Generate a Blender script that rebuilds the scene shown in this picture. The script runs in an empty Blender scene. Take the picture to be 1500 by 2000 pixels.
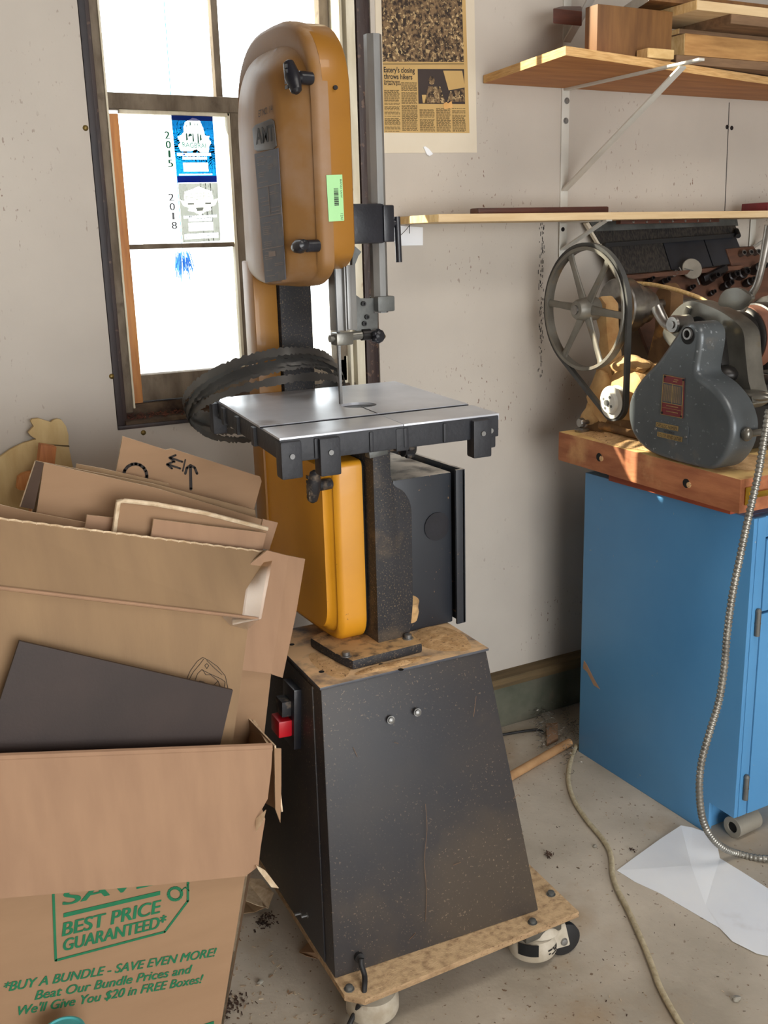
import bpy, bmesh, math, random
from mathutils import Vector, Matrix, noise
random.seed(7)
V = Vector
SC = bpy.context.scene
COL = SC.collection

# ------------------------------------------------------------------ camera
YAW, PIT, ROL, FPX = 0.49333, -0.258663, -0.0275091, 1991.56
_cy, _sy, _cp, _sp = math.cos(YAW), math.sin(YAW), math.cos(PIT), math.sin(PIT)
FW = V((_sy*_cp, _cy*_cp, _sp)); _r = V((_cy, -_sy, 0)); _u = _r.cross(FW)
RT = math.cos(ROL)*_r + math.sin(ROL)*_u
UP = -math.sin(ROL)*_r + math.cos(ROL)*_u
CAM = V((0, -2.3732, 1.45))
cd = bpy.data.cameras.new('camera'); cam = bpy.data.objects.new('camera', cd); COL.objects.link(cam)
m = Matrix((RT, UP, -FW)).transposed().to_4x4(); m.translation = CAM
cam.matrix_world = m
cd.sensor_fit = 'VERTICAL'; cd.sensor_height = 24; cd.sensor_width = 18; cd.lens = 24*FPX/2000
cd.clip_start = 0.05
SC.camera = cam

# ------------------------------------------------------------------ light
W = bpy.data.worlds.new('overcast_sky'); SC.world = W; W.use_nodes = True
bg = W.node_tree.nodes['Background']
bg.inputs[0].default_value = (0.93, 0.97, 1.0, 1); bg.inputs[1].default_value = 4.4
sd = bpy.data.lights.new('sun', 'SUN'); so = bpy.data.objects.new('sun', sd); COL.objects.link(so)
sd.energy = 15.0; sd.angle = math.radians(0.6); sd.color = (1.0, 0.9, 0.72)
SUN = V((1.75, -1, -1.1)).normalized()
so.rotation_euler = SUN.to_track_quat('-Z', 'Y').to_euler(); so.location = (-6, 4, 6)
def area(name, loc, target, sx, sy, power, color):
    d = bpy.data.lights.new(name, 'AREA'); d.shape = 'RECTANGLE'; d.size = sx; d.size_y = sy
    d.energy = power; d.color = color
    o = bpy.data.objects.new(name, d); COL.objects.link(o); o.location = loc
    o.rotation_euler = (V(target)-V(loc)).to_track_quat('-Z', 'Y').to_euler()
    return o
area('daylight_from_open_garage_door', (0.5, -5.0, 1.15), (1.15, 0, 0.7), 2.6, 1.7, 74, (1.0, 0.97, 0.93))
area('overhead_fill_light', (1.5, -1.9, 2.86), (1.4, -1.7, 0), 1.3, 0.5, 20, (1.0, 0.94, 0.86))  # added fill from above to brighten floor and upward faces, no real lamp
SC.view_settings.view_transform = 'Standard'; SC.view_settings.look = 'None'
SC.view_settings.exposure = 0.0; SC.view_settings.gamma = 1.0; SC.view_settings.use_curve_mapping = False

# ------------------------------------------------------------------ pixel -> plane helpers (1500x2000 frame)
def ray(x, y): return (x-750)/FPX*RT - (y-1000)/FPX*UP + FW
def PX(x, y, X): d = ray(x, y); return CAM + d*((X-CAM.x)/d.x)
def PY(x, y, Y): d = ray(x, y); return CAM + d*((Y-CAM.y)/d.y)
def PZ(x, y, Z): d = ray(x, y); return CAM + d*((Z-CAM.z)/d.z)
def PP(x, y, p, n): d = ray(x, y); n = V(n); return CAM + d*((V(p)-CAM).dot(n)/d.dot(n))

# ------------------------------------------------------------------ materials
def lin(c):
    o = []
    for v in c[:3]:
        v = v/255
        o.append(v/12.92 if v <= .04045 else ((v+.055)/1.055)**2.4)
    return (*o, 1)
MATS = {}
def M(name, c1, c2=None, scale=6, stretch=(1, 1, 1), rough=.6, metal=0., bump=0., bscale=None, detail=6,
      lo=.35, hi=.65, speck=None, sscale=120, samt=.62, sstretch=(1, 1, 1), blot=None, bl_scale=3, bl_amt=.6,
      dust=None, dust_amt=.5, dscale=40, spec=.5, coat=0., trans=None, gate=(.35, .6)):
    mt = bpy.data.materials.new(name); mt.use_nodes = True
    nt = mt.node_tree; N = nt.nodes; Lk = nt.links; P = N['Principled BSDF']
    tc = N.new('ShaderNodeTexCoord')
    def noise_node(sc, st=(1, 1, 1), det=detail, r=.55):
        mp = N.new('ShaderNodeMapping'); mp.inputs['Scale'].default_value = st
        Lk.new(tc.outputs['Object'], mp.inputs[0])
        n = N.new('ShaderNodeTexNoise'); n.inputs['Scale'].default_value = sc
        n.inputs['Detail'].default_value = det; n.inputs['Roughness'].default_value = r
        Lk.new(mp.outputs[0], n.inputs['Vector']); return n.outputs[0]
    def ramp(src, a, b):
        r = N.new('ShaderNodeMapRange'); r.clamp = True
        r.inputs[1].default_value = a; r.inputs[2].default_value = b
        Lk.new(src, r.inputs[0]); return r.outputs[0]
    def mul(a, b):
        n = N.new('ShaderNodeMath'); n.operation = 'MULTIPLY'; Lk.new(a, n.inputs[0])
        if hasattr(b, 'links'): Lk.new(b, n.inputs[1])
        else: n.inputs[1].default_value = b
        return n.outputs[0]
    def mix(f, a, b):
        n = N.new('ShaderNodeMix'); n.data_type = 'RGBA'; Lk.new(f, n.inputs[0])
        for s, v in ((6, a), (7, b)):
            if isinstance(v, tuple): n.inputs[s].default_value = lin(v)
            else: Lk.new(v, n.inputs[s])
        return n.outputs[2]
    c2 = c2 or tuple(int(v*.85) for v in c1)
    base = mix(ramp(noise_node(scale, stretch), lo, hi), c1, c2)
    if blot: base = mix(ramp(noise_node(bl_scale), bl_amt, bl_amt+.12), base, blot)
    if speck:
        f = ramp(noise_node(sscale, sstretch, 2), samt, samt+.04)
        f = mul(f, ramp(noise_node(3.5), *gate))
        base = mix(f, base, speck)
    if dust:
        g = N.new('ShaderNodeNewGeometry'); sx = N.new('ShaderNodeSeparateXYZ'); Lk.new(g.outputs['Normal'], sx.inputs[0])
        f = mul(ramp(sx.outputs[2], .55, .9), ramp(noise_node(dscale, det=8), dust_amt-.12, dust_amt+.12))
        base = mix(f, base, dust)
        rr = N.new('ShaderNodeMix'); Lk.new(f, rr.inputs[0]); rr.inputs[2].default_value = rough; rr.inputs[3].default_value = .95
        Lk.new(rr.outputs[0], P.inputs['Roughness'])
    else: P.inputs['Roughness'].default_value = rough
    Lk.new(base, P.inputs['Base Color'])
    P.inputs['Metallic'].default_value = metal
    P.inputs['Specular IOR Level'].default_value = spec
    P.inputs['Coat Weight'].default_value = coat
    if bump:
        b = N.new('ShaderNodeBump'); b.inputs['Strength'].default_value = bump; b.inputs['Distance'].default_value = .004
        Lk.new(noise_node(bscale or scale*6, stretch, 8), b.inputs['Height']); Lk.new(b.outputs[0], P.inputs['Normal'])
    if trans:
        t = N.new('ShaderNodeBsdfTranslucent'); Lk.new(base, t.inputs[0])
        ms = N.new('ShaderNodeMixShader'); ms.inputs[0].default_value = trans
        Lk.new(P.outputs[0], ms.inputs[1]); Lk.new(t.outputs[0], ms.inputs[2])
        Lk.new(ms.outputs[0], N['Material Output'].inputs[0])
    MATS[name] = mt
    return mt
def glass(name, tint, refl=.05, rough=.02):
    mt = bpy.data.materials.new(name); mt.use_nodes = True; nt = mt.node_tree; nt.nodes.clear()
    o = nt.nodes.new('ShaderNodeOutputMaterial'); t = nt.nodes.new('ShaderNodeBsdfTransparent'); t.inputs[0].default_value = (*tint, 1)
    g = nt.nodes.new('ShaderNodeBsdfGlossy'); g.inputs['Roughness'].default_value = rough
    x = nt.nodes.new('ShaderNodeMixShader'); x.inputs[0].default_value = refl
    nt.links.new(t.outputs[0], x.inputs[1]); nt.links.new(g.outputs[0], x.inputs[2]); nt.links.new(x.outputs[0], o.inputs[0])
    MATS[name] = mt; return mt

M('wall', (196, 188, 177), (184, 176, 166), 2.2, rough=.7, speck=(104, 68, 48), sscale=85, samt=.645, sstretch=(1.3, 1, .6), bump=.05, bscale=200, gate=(.5, .68))
M('ceiling', (112, 92, 74), rough=.9)
M('concrete', (206, 195, 178), (168, 158, 142), 3.0, rough=.75, bump=.25, bscale=60, speck=(120, 98, 78), sscale=80, samt=.66, blot=(172, 150, 122), bl_scale=2.2, bl_amt=.56, detail=10)
M('foundation', (116, 112, 98), (84, 88, 74), 7, rough=.95, bump=.8, bscale=30, blot=(134, 104, 88), bl_scale=4, bl_amt=.52)
M('old_wood', (112, 92, 62), (84, 70, 46), 4, (1, 6, 18), rough=.85, bump=.3, bscale=14)
M('dark_brown_paint', (58, 40, 34), (36, 26, 28), 8, (3, 3, .6), rough=.5, bump=.35, bscale=30, speck=(96, 74, 60), sscale=60, samt=.62)
M('black_paint', (30, 27, 32), (46, 34, 34), 7, rough=.55, bump=.2)
M('weathered_sash', (128, 116, 100), (96, 84, 70), 14, (2, 2, .7), rough=.85, bump=.5, bscale=50, blot=(70, 58, 46), bl_scale=14, bl_amt=.62)
M('grimy_sill', (98, 82, 64), (60, 46, 38), 16, (1, 2, 2), rough=.9, bump=.7, bscale=40, blot=(44, 28, 24), bl_scale=12, bl_amt=.55)
M('orange_wood', (196, 136, 76), (166, 104, 56), 8, (8, 8, .8), rough=.6, blot=(120, 62, 36), bl_scale=7, bl_amt=.64)
M('cream_paint', (226, 220, 200), (196, 186, 160), 10, (2, 2, .5), rough=.6, blot=(150, 110, 70), bl_scale=12, bl_amt=.66)
M('leaf_litter', (122, 74, 56), (74, 42, 34), 30, rough=.9)
M('brass', (150, 128, 72), (110, 92, 52), 40, rough=.45, metal=.8)
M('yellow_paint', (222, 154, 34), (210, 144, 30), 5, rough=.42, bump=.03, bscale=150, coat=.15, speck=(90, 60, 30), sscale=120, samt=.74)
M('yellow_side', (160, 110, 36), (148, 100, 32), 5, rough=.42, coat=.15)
M('yellow_dusty', (146, 104, 50), (132, 94, 50), 4, rough=.55, blot=(146, 114, 84), bl_scale=5, bl_amt=.48, dust=(176, 146, 114), dust_amt=.42)
M('black_casting', (42, 42, 46), (30, 30, 34), 9, rough=.6, bump=.15, bscale=120, speck=(112, 96, 76), sscale=300, samt=.6, dust=(190, 152, 104), dust_amt=.42, blot=(92, 78, 62), bl_scale=6, bl_amt=.55)
M('black_cabinet', (40, 40, 45), (58, 52, 48), 3, rough=.5, bump=.05, bscale=200, speck=(120, 104, 86), sscale=220, samt=.65, blot=(70, 61, 52), bl_scale=2.6, bl_amt=.5)
M('black_guard', (46, 50, 56), (38, 41, 48), 4, rough=.4, speck=(150, 120, 90), sscale=90, samt=.7, blot=(70, 60, 52), bl_scale=8, bl_amt=.63, dust=(196, 188, 176), dust_amt=.4, dscale=20)
M('sawdust', (220, 182, 134), (194, 154, 106), 60, rough=1, bump=.6, bscale=250, speck=(110, 80, 52), sscale=160, samt=.62)
M('dusty_plate', (84, 86, 92), (66, 68, 76), 20, rough=.5, dust=(222, 186, 142), dust_amt=.43, dscale=16)
M('black_plastic', (26, 27, 33), (36, 37, 44), 20, rough=.32, bump=.1)
M('dusty_plastic', (30, 30, 34), (120, 104, 86), 60, rough=.6, lo=.5, hi=.75)
M('table_top', (214, 218, 226), (188, 192, 200), 5, rough=.3, metal=.25, bump=.02, bscale=200, blot=(150, 146, 146), bl_scale=6, bl_amt=.62)
M('table_side', (40, 42, 48), (30, 32, 38), 9, rough=.55, bump=.25, bscale=90)
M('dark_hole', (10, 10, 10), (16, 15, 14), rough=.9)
M('zinc', (150, 150, 148), (116, 116, 116), 14, (1, 1, .3), rough=.4, metal=.7, bump=.05)
M('grey_cast', (112, 114, 112), (88, 90, 88), 20, rough=.5, metal=.4, bump=.2, bscale=90)
M('steel', (168, 166, 162), (126, 124, 122), 20, rough=.3, metal=.9)
M('blade_steel', (142, 140, 136), (104, 102, 100), 3, rough=.33, metal=.55)
M('plate_grey', (92, 88, 84), (78, 74, 72), 20, rough=.5, metal=.3)
M('label_dark', (58, 60, 72), (66, 66, 76), 12, rough=.5, blot=(96, 86, 82), bl_scale=18, bl_amt=.55)
M('label_ink', (150, 134, 122), (130, 116, 108), 60, rough=.6)
M('sticker_green', (170, 226, 160), (158, 214, 150), 10, rough=.5)
M('ink_black', (24, 24, 26), rough=.6)
M('ink_grey', (128, 134, 140), rough=.7)
M('red_plastic', (196, 20, 36), (170, 16, 30), 10, rough=.35)
M('plywood', (182, 152, 116), (148, 120, 88), 40, (1, 2, 2), rough=.9, bump=.5, bscale=220, speck=(110, 84, 58), sscale=200, samt=.6, dust=(204, 174, 134), dust_amt=.45, dscale=60)
M('caster_white', (196, 188, 172), (158, 146, 126), 18, rough=.6, blot=(112, 92, 66), bl_scale=16, bl_amt=.6)
M('rubber', (34, 34, 36), rough=.6)
M('cardboard', (158, 126, 96), (148, 117, 88), 4, (1, 1, 4), rough=.85, bump=.05, bscale=40, lo=.3, hi=.7)
M('cardboard_tan', (152, 124, 92), (142, 115, 86), 4, (5, 1, 1), rough=.85, bump=.05, bscale=40)
M('cardboard_pale', (166, 132, 104), (156, 123, 97), 5, (5, 1, 1), rough=.85)
M('cardboard_edge', (226, 206, 176), (196, 170, 136), 60, rough=.9)
M('brown_board', (55, 42, 38), (46, 35, 32), 8, rough=.55, bump=.08, bscale=200)
M('brown_lumber_card', (112, 92, 80), (98, 80, 70), 6, rough=.85)
M('steel_dull', (150, 144, 132), (124, 118, 108), 14, rough=.5, metal=.4)
M('leather', (126, 84, 66), (104, 68, 54), 12, rough=.6)
M('clear_tape', (196, 176, 150), (176, 156, 130), 20, rough=.25)
M('green_ink', (16, 112, 72), (20, 104, 68), 20, rough=.75)
M('black_ink', (40, 34, 32), (50, 42, 38), 20, rough=.8)
M('teal_plastic', (84, 178, 180), (70, 164, 170), 14, rough=.4)
M('plywood_raw', (206, 182, 132), (188, 160, 110), 4, (7, 2, 2), rough=.8, bump=.1)
M('wood_block', (184, 116, 62), (160, 96, 48), 6, (14, 14, 1.4), rough=.6)
M('shelf_ply', (190, 130, 72), (164, 106, 56), 3, (1.2, 10, 10), rough=.65, bump=.08)
M('ply_edge', (226, 186, 128), (196, 150, 92), 10, (2, 2, 30), rough=.8)
M('pine', (222, 196, 154), (206, 176, 132), 5, (1.2, 9, 12), rough=.7, bump=.06)
M('pine_end', (236, 206, 150), (214, 176, 116), 20, (1, 6, 2), rough=.8)
M('old_lumber', (200, 154, 96), (166, 122, 72), 5, (1.5, 10, 12), rough=.8, bump=.15, bscale=14)
M('grey_lumber', (136, 106, 78), (106, 82, 60), 5, (1.5, 10, 12), rough=.85, bump=.12)
M('brown_lumber', (128, 90, 50), (104, 70, 38), 5, (8, 8, 1.2), rough=.6, bump=.06)
M('mahogany', (92, 50, 36), (66, 36, 28), 6, (1.2, 10, 10), rough=.45)
M('white_metal', (212, 210, 202), (196, 194, 186), 8, rough=.45)
M('wax_paper', (214, 214, 206), (190, 184, 176), 10, rough=.5)
M('newsprint', (202, 170, 112), (188, 154, 98), 4, rough=.9)
M('news_ink', (74, 60, 44), (60, 48, 36), 100, rough=.95)
M('news_photo', (128, 104, 76), (52, 42, 36), 110, (1, 1, .8), rough=.9, lo=.42, hi=.58, speck=(206, 178, 130), sscale=150, samt=.58)
M('backing_paper', (222, 212, 192), (212, 200, 178), 3, rough=.8)
M('tape_amber', (226, 178, 112), (206, 156, 90), 20, rough=.5)
M('paper_white', (246, 249, 252), (238, 242, 248), 5, rough=.7, blot=(222, 222, 224), bl_scale=5, bl_amt=.62)
M('blue_paint', (88, 148, 196), (78, 138, 188), 2.5, rough=.38, spec=.4, speck=(150, 160, 166), sscale=60, samt=.74, blot=(72, 108, 138), bl_scale=5, bl_amt=.7)
M('bench_wood', (178, 114, 74), (148, 88, 56), 4, (10, 2, 10), rough=.75, bump=.25, bscale=14, blot=(204, 152, 102), bl_scale=6, bl_amt=.55, dust=(222, 186, 122), dust_amt=.4, dscale=18)
M('wood_strip', (164, 82, 52), (140, 66, 42), 6, (10, 2, 10), rough=.8)
M('guard_grey', (88, 93, 96), (74, 79, 82), 6, rough=.32, metal=.25, bump=.12, bscale=40, blot=(116, 108, 100), bl_scale=9, bl_amt=.62, speck=(150, 156, 160), sscale=90, samt=.66)
M('iron_grey', (132, 130, 122), (100, 98, 92), 9, rough=.3, metal=.65, bump=.1, bscale=60, blot=(120, 104, 76), bl_scale=7, bl_amt=.63)
M('iron_dark', (46, 44, 42), (32, 30, 30), 9, rough=.4, metal=.5, bump=.1)
M('rusty_iron', (128, 96, 62), (92, 66, 42), 14, rough=.85, bump=.5, bscale=40, blot=(178, 130, 70), bl_scale=10, bl_amt=.55)
M('sawdust_iron', (214, 180, 128), (184, 140, 92), 14, rough=.95, bump=.6, bscale=60, blot=(90, 60, 40), bl_scale=9, bl_amt=.6)
M('belt', (74, 74, 72), (58, 58, 58), 12, rough=.6)
M('pulley_grey', (136, 134, 126), (108, 104, 96), 9, rough=.45, metal=.4, blot=(150, 118, 76), bl_scale=8, bl_amt=.6)
M('maroon_plate', (122, 44, 50), (106, 38, 44), 20, rough=.4, metal=.2)
M('brass_plate', (178, 150, 96), (140, 118, 78), 40, rough=.4, metal=.6)
M('bright_brass', (206, 170, 70), (180, 146, 56), 30, rough=.25, metal=1)
M('rack_wood', (98, 64, 46), (74, 48, 36), 6, (2, 8, 8), rough=.65)
M('rack_panel', (40, 42, 48), (28, 29, 34), 10, rough=.45)
M('mesh_panel', (58, 52, 46), (18, 18, 20), 220, (1, 1, .25), rough=.6, detail=1)
M('tool_dark', (46, 42, 42), (30, 28, 30), 30, rough=.4, metal=.6)
M('conduit', (162, 160, 152), (132, 130, 124), 30, rough=.38, metal=.7)
M('tan_cord', (200, 188, 158), (172, 158, 128), 90, (1, 1, 1), rough=.85)
M('dowel_wood', (190, 148, 104), (164, 124, 84), 8, (2, 2, 2), rough=.75)
M('pvc_grey', (150, 146, 134), (136, 130, 120), 8, rough=.5)
M('swarf', (150, 146, 138), (70, 62, 54), 90, rough=.4, metal=.6)
M('chips', (206, 190, 164), (132, 100, 70), 40, rough=.9)
M('dirt', (78, 56, 44), (48, 36, 30), 30, rough=1)
M('outside_siding', (224, 224, 230), (206, 208, 216), 3, (1, 1, 8), rough=.9)
M('outside_white', (214, 214, 214), rough=.9)
M('snow_ground', (190, 188, 180), rough=1)
M('sticker_blue', (20, 150, 222), (16, 140, 214), 8, rough=.5, trans=.75)
M('sticker_navy', (20, 84, 178), (18, 76, 168), 8, rough=.5, trans=.75)
M('sticker_grey', (164, 168, 164), (156, 160, 158), 8, rough=.5, trans=.6)
M('sticker_white', (250, 250, 250), (244, 246, 246), 8, rough=.5, trans=.8)
M('sticker_teal', (30, 120, 110), (26, 112, 104), 8, rough=.5, trans=.5)
M('cloth_blue', (90, 170, 235), (80, 160, 225), 20, rough=.9, trans=.5)
glass('pane_glass', (.97, .985, .98), .05)
glass('tape_film', (.9, .86, .8), .1, .2)
glass('plastic_film', (.86, .9, .94), .12, .15)

# ------------------------------------------------------------------ mesh builder
class B:
    def __init__(s): s.bm = bmesh.new()
    def _join(s, t, mi=0):
        for f in t.faces: f.material_index = mi
        me = bpy.data.meshes.new('t'); t.to_mesh(me); t.free(); s.bm.from_mesh(me); bpy.data.meshes.remove(me); return s
    def hull(s, bot, top, bev=0, seg=2, mi=0):
        """closed prism between two equal-length rings"""
        t = bmesh.new(); a = [t.verts.new(p) for p in bot]; b = [t.verts.new(p) for p in top]; n = len(a)
        t.faces.new(a[::-1]); t.faces.new(b)
        for i in range(n): t.faces.new((a[i], a[(i+1) % n], b[(i+1) % n], b[i]))
        bmesh.ops.recalc_face_normals(t, faces=t.faces)
        if bev: bmesh.ops.bevel(t, geom=t.edges[:], offset=bev, segments=seg, profile=.6, affect='EDGES', clamp_overlap=True)
        return s._join(t, mi)
    def box(s, x0, x1, y0, y1, z0, z1, bev=0, mi=0):
        q = ((x0, y0), (x1, y0), (x1, y1), (x0, y1))
        return s.hull([(x, y, z0) for x, y in q], [(x, y, z1) for x, y in q], bev, 2, mi)
    def ext(s, pts, vec, bev=0, mi=0):
        vec = V(vec); return s.hull([V(p) for p in pts], [V(p)+vec for p in pts], bev, 2, mi)
    def bar(s, a, b, w, h, up=(0, 0, 1), bev=0):
        a, b = V(a), V(b); d = (b-a).normalized(); sd = d.cross(V(up)).normalized(); u = sd.cross(d)
        q = [sd*(i*w/2)+u*(j*h/2) for i, j in ((-1, -1), (1, -1), (1, 1), (-1, 1))]
        return s.hull([a+k for k in q], [b+k for k in q], bev)
    def tube(s, pts, r, seg=10, smooth=0, radii=None, closed=False, flat=1.0):
        pts = [V(p) for p in pts]
        if smooth: pts = curve(pts, smooth, closed)
        n = len(pts); t = bmesh.new(); rings = []; prev = None
        for i, p in enumerate(pts):
            d = ((pts[(i+1) % n]-pts[i-1]) if closed else (pts[min(i+1, n-1)]-pts[max(i-1, 0)])).normalized()
            if prev is None:
                ref = V((0, 0, 1)) if abs(d.z) < .9 else V((1, 0, 0)); a = d.cross(ref).normalized()
            else: a = (prev-d*prev.dot(d)).normalized()
            prev = a; b = d.cross(a); rr = radii(i/(max(n-1, 1))) if callable(radii) else (radii[i] if radii else r)
            rings.append([t.verts.new(p+a*(rr*math.cos(k*2*math.pi/seg))+b*(rr*flat*math.sin(k*2*math.pi/seg))) for k in range(seg)])
        for i in range(n if closed else n-1):
            A, C = rings[i], rings[(i+1) % n]
            for k in range(seg): t.faces.new((A[k], A[(k+1) % seg], C[(k+1) % seg], C[k]))
        if not closed: t.faces.new(rings[0][::-1]); t.faces.new(rings[-1])
        bmesh.ops.recalc_face_normals(t, faces=t.faces); return s._join(t)
    def lathe(s, prof, o, axis=(0, 0, 1), seg=28, mi=0):
        o = V(o); ax = V(axis).normalized(); ref = V((0, 0, 1)) if abs(ax.z) < .9 else V((1, 0, 0))
        a = ax.cross(ref).normalized(); b = ax.cross(a); t = bmesh.new(); rings = []
        for r, h in prof:
            if r < 1e-6: rings.append([t.verts.new(o+ax*h)])
            else: rings.append([t.verts.new(o+ax*h+a*(r*math.cos(k*2*math.pi/seg))+b*(r*math.sin(k*2*math.pi/seg))) for k in range(seg)])
        for i in range(len(rings)-1):
            A, C = rings[i], rings[i+1]
            for k in range(seg):
                k2 = (k+1) % seg
                if len(A) == 1 and len(C) == 1: continue
                if len(A) == 1: t.faces.new((A[0], C[k], C[k2]))
                elif len(C) == 1: t.faces.new((A[k], A[k2], C[0]))
                else: t.faces.new((A[k], A[k2], C[k2], C[k]))
        bmesh.ops.recalc_face_normals(t, faces=t.faces); return s._join(t, mi)
    def cyl(s, a, b, r, seg=24, r2=None):
        a, b = V(a), V(b); L = (b-a).length; r2 = r if r2 is None else r2
        return s.lathe([(0, 0), (r, 0), (r2, L), (0, L)], a, b-a, seg)
    def ring(s, o, axis, r0, r1, h, seg=48):
        return s.lathe([(r0, 0), (r1, 0), (r1, h), (r0, h), (r0, 0)], o, axis, seg)
    def loft(s, rings, cap=True, bev=0):
        t = bmesh.new(); R = [[t.verts.new(p) for p in r] for r in rings]; n = len(R[0])
        for i in range(len(R)-1):
            for k in range(n): t.faces.new((R[i][k], R[i][(k+1) % n], R[i+1][(k+1) % n], R[i+1][k]))
        if cap: t.faces.new(R[0][::-1]); t.faces.new(R[-1])
        bmesh.ops.recalc_face_normals(t, faces=t.faces); return s._join(t)
    def blob(s, o, sx, sy, sz, rough=.15, seed=0, sub=3, fr=3.0):
        t = bmesh.new(); bmesh.ops.create_icosphere(t, subdivisions=sub, radius=1)
        for v in t.verts:
            k = 1+rough*noise.noise(v.co*fr/2+V((seed*7.1, seed, 0)))*2
            v.co = V((v.co.x*sx*k, v.co.y*sy*k, v.co.z*sz*k))+V(o)
        return s._join(t)
    def quad(s, *p):
        t = bmesh.new(); t.faces.new([t.verts.new(q) for q in p]); return s._join(t)
    def grid(s, f, nu, nv, thick=0):
        t = bmesh.new(); g = [[t.verts.new(f(i/nu, j/nv)) for j in range(nv+1)] for i in range(nu+1)]
        for i in range(nu):
            for j in range(nv): t.faces.new((g[i][j], g[i+1][j], g[i+1][j+1], g[i][j+1]))
        bmesh.ops.recalc_face_normals(t, faces=t.faces)
        if thick: bmesh.ops.solidify(t, geom=t.faces[:], thickness=thick)
        return s._join(t)
    def text(s, st, o, ux, uy, shear=0., bold=0., gap=1.0):
        if bold > .02:
            nn = V(ux).cross(V(uy)).normalized()
            for j, k in enumerate((-1, -.5, .5, 1)): s.text(st, V(o)+V(uy).length*V(ux).normalized()*(bold*k*.9)+nn*(.00006*(j+1)), ux, uy, shear, 0., gap)
            bold = 0.
        """lettering whose box spans ux (full width) and uy (full height) from o"""
        cu = bpy.data.curves.new('t', 'FONT'); cu.body = st; cu.offset = bold; cu.space_character = gap
        ob = bpy.data.objects.new('t', cu); me = bpy.data.meshes.new_from_object(ob)
        vs = [v.co.copy() for v in me.vertices]
        x0, x1 = min(v.x for v in vs), max(v.x for v in vs); H = .72
        y0 = 0.; ux, uy, o = V(ux), V(uy), V(o); t = bmesh.new()
        nv = [t.verts.new(o+ux*((v.x-x0)/(x1-x0))+uy*(v.y/H)+ux.normalized()*(uy.length*shear*v.y/H)) for v in vs]
        for p in me.polygons:
            try: t.faces.new([nv[i] for i in p.vertices])
            except ValueError: pass
        bpy.data.objects.remove(ob); bpy.data.curves.remove(cu); bpy.data.meshes.remove(me)
        return s._join(t)
def curve(pts, k=8, closed=False):
    out = []; n = len(pts)
    for i in range(n if closed else n-1):
        g = (lambda j: pts[j % n]) if closed else (lambda j: pts[max(0, min(n-1, j))])
        p0, p1, p2, p3 = g(i-1), g(i), g(i+1), g(i+2)
        for s in range(k):
            t = s/k
            out.append(.5*((2*p1)+(p2-p0)*t+(2*p0-5*p1+4*p2-p3)*t*t+(3*p1-p0-3*p2+p3)*t**3))
    if not closed: out.append(pts[-1])
    return out
def obj(name, b, mat, parent=None, base=None, sharp=32, label=None, kind=None):
    """links the builder as ONE mesh object; geometry is given in world coordinates"""
    off = V(base) if base is not None else (wpos(parent) if parent else V((0, 0, 0)))
    me = bpy.data.meshes.new(name)
    bmesh.ops.translate(b.bm, verts=b.bm.verts, vec=-off)
    b.bm.to_mesh(me); b.bm.free()
    for k in (mat if isinstance(mat, (list, tuple)) else [mat]): me.materials.append(MATS[k])
    for p in me.polygons: p.use_smooth = True
    me.set_sharp_from_angle(angle=math.radians(sharp))
    o = bpy.data.objects.new(name, me); COL.objects.link(o)
    if parent: o.parent = parent
    else: o.location = off
    if label: o['label'] = label
    if kind: o['kind'] = kind
    return o
def wpos(o):
    p = V((0, 0, 0))
    while o: p = p+o.location; o = o.parent
    return p
def tag(o, label, cat, group=None, kind=None):
    o['label'] = label; o['category'] = cat
    if group: o['group'] = group
    if kind: o['kind'] = kind
    return o
def thing(name, label, cat, loc, group=None):
    o = bpy.data.objects.new(name, None); o.empty_display_size = .05; COL.objects.link(o); o.location = loc
    return tag(o, label, cat, group)
def struct(name, b, mat, parent=None):
    return obj(name, b, mat, parent, kind=None if parent else 'structure')

# ================================================================== SETTING
GLX0, GLX1, SILL, WTOP = .574, 1.276, 1.047, 2.62
b = B()
b.box(-1.6, GLX0, 0, .1, .179, 2.9); b.box(GLX1, 4.3, 0, .1, .179, 2.9)
b.box(GLX0, GLX1, 0, .1, .179, SILL); b.box(GLX0, GLX1, 0, .1, WTOP, 2.9)
struct('wall_back', b, 'wall')
struct('floor', B().box(-1.7, 4.4, -5.6, .3, -.1, 0), 'concrete')
struct('ceiling', B().box(-1.7, 4.4, -5.6, .2, 2.9, 3.0), 'ceiling')
struct('wall_left', B().box(-1.7, -1.6, -5.5, .1, 0, 2.9), 'wall')
struct('wall_right', B().box(4.3, 4.4, -5.5, .1, 0, 2.9), 'wall')
b = B(); b.box(-1.6, -.7, -5.5, -5.4, 0, 2.9); b.box(2.5, 4.3, -5.5, -5.4, 0, 2.9); b.box(-.7, 2.5, -5.5, -5.4, 2.55, 2.9)
struct('wall_front', b, 'wall')
struct('trim_1', B().box(-1.6, 4.3, -.052, .1, .147, .179, .003), 'old_wood')
# foundation course: rough blocks under the sill plate
b = B()
x = -1.6; k = 0
while x < 4.3:
    w = (.47, .62, .38)[k % 3]; k += 1
    b.box(x+.002, min(x+w, 4.3)-.002, -.012-.01*(k % 2), .1, 0, .146, .008); x += w
struct('baseboard_back', b, 'foundation')
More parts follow.
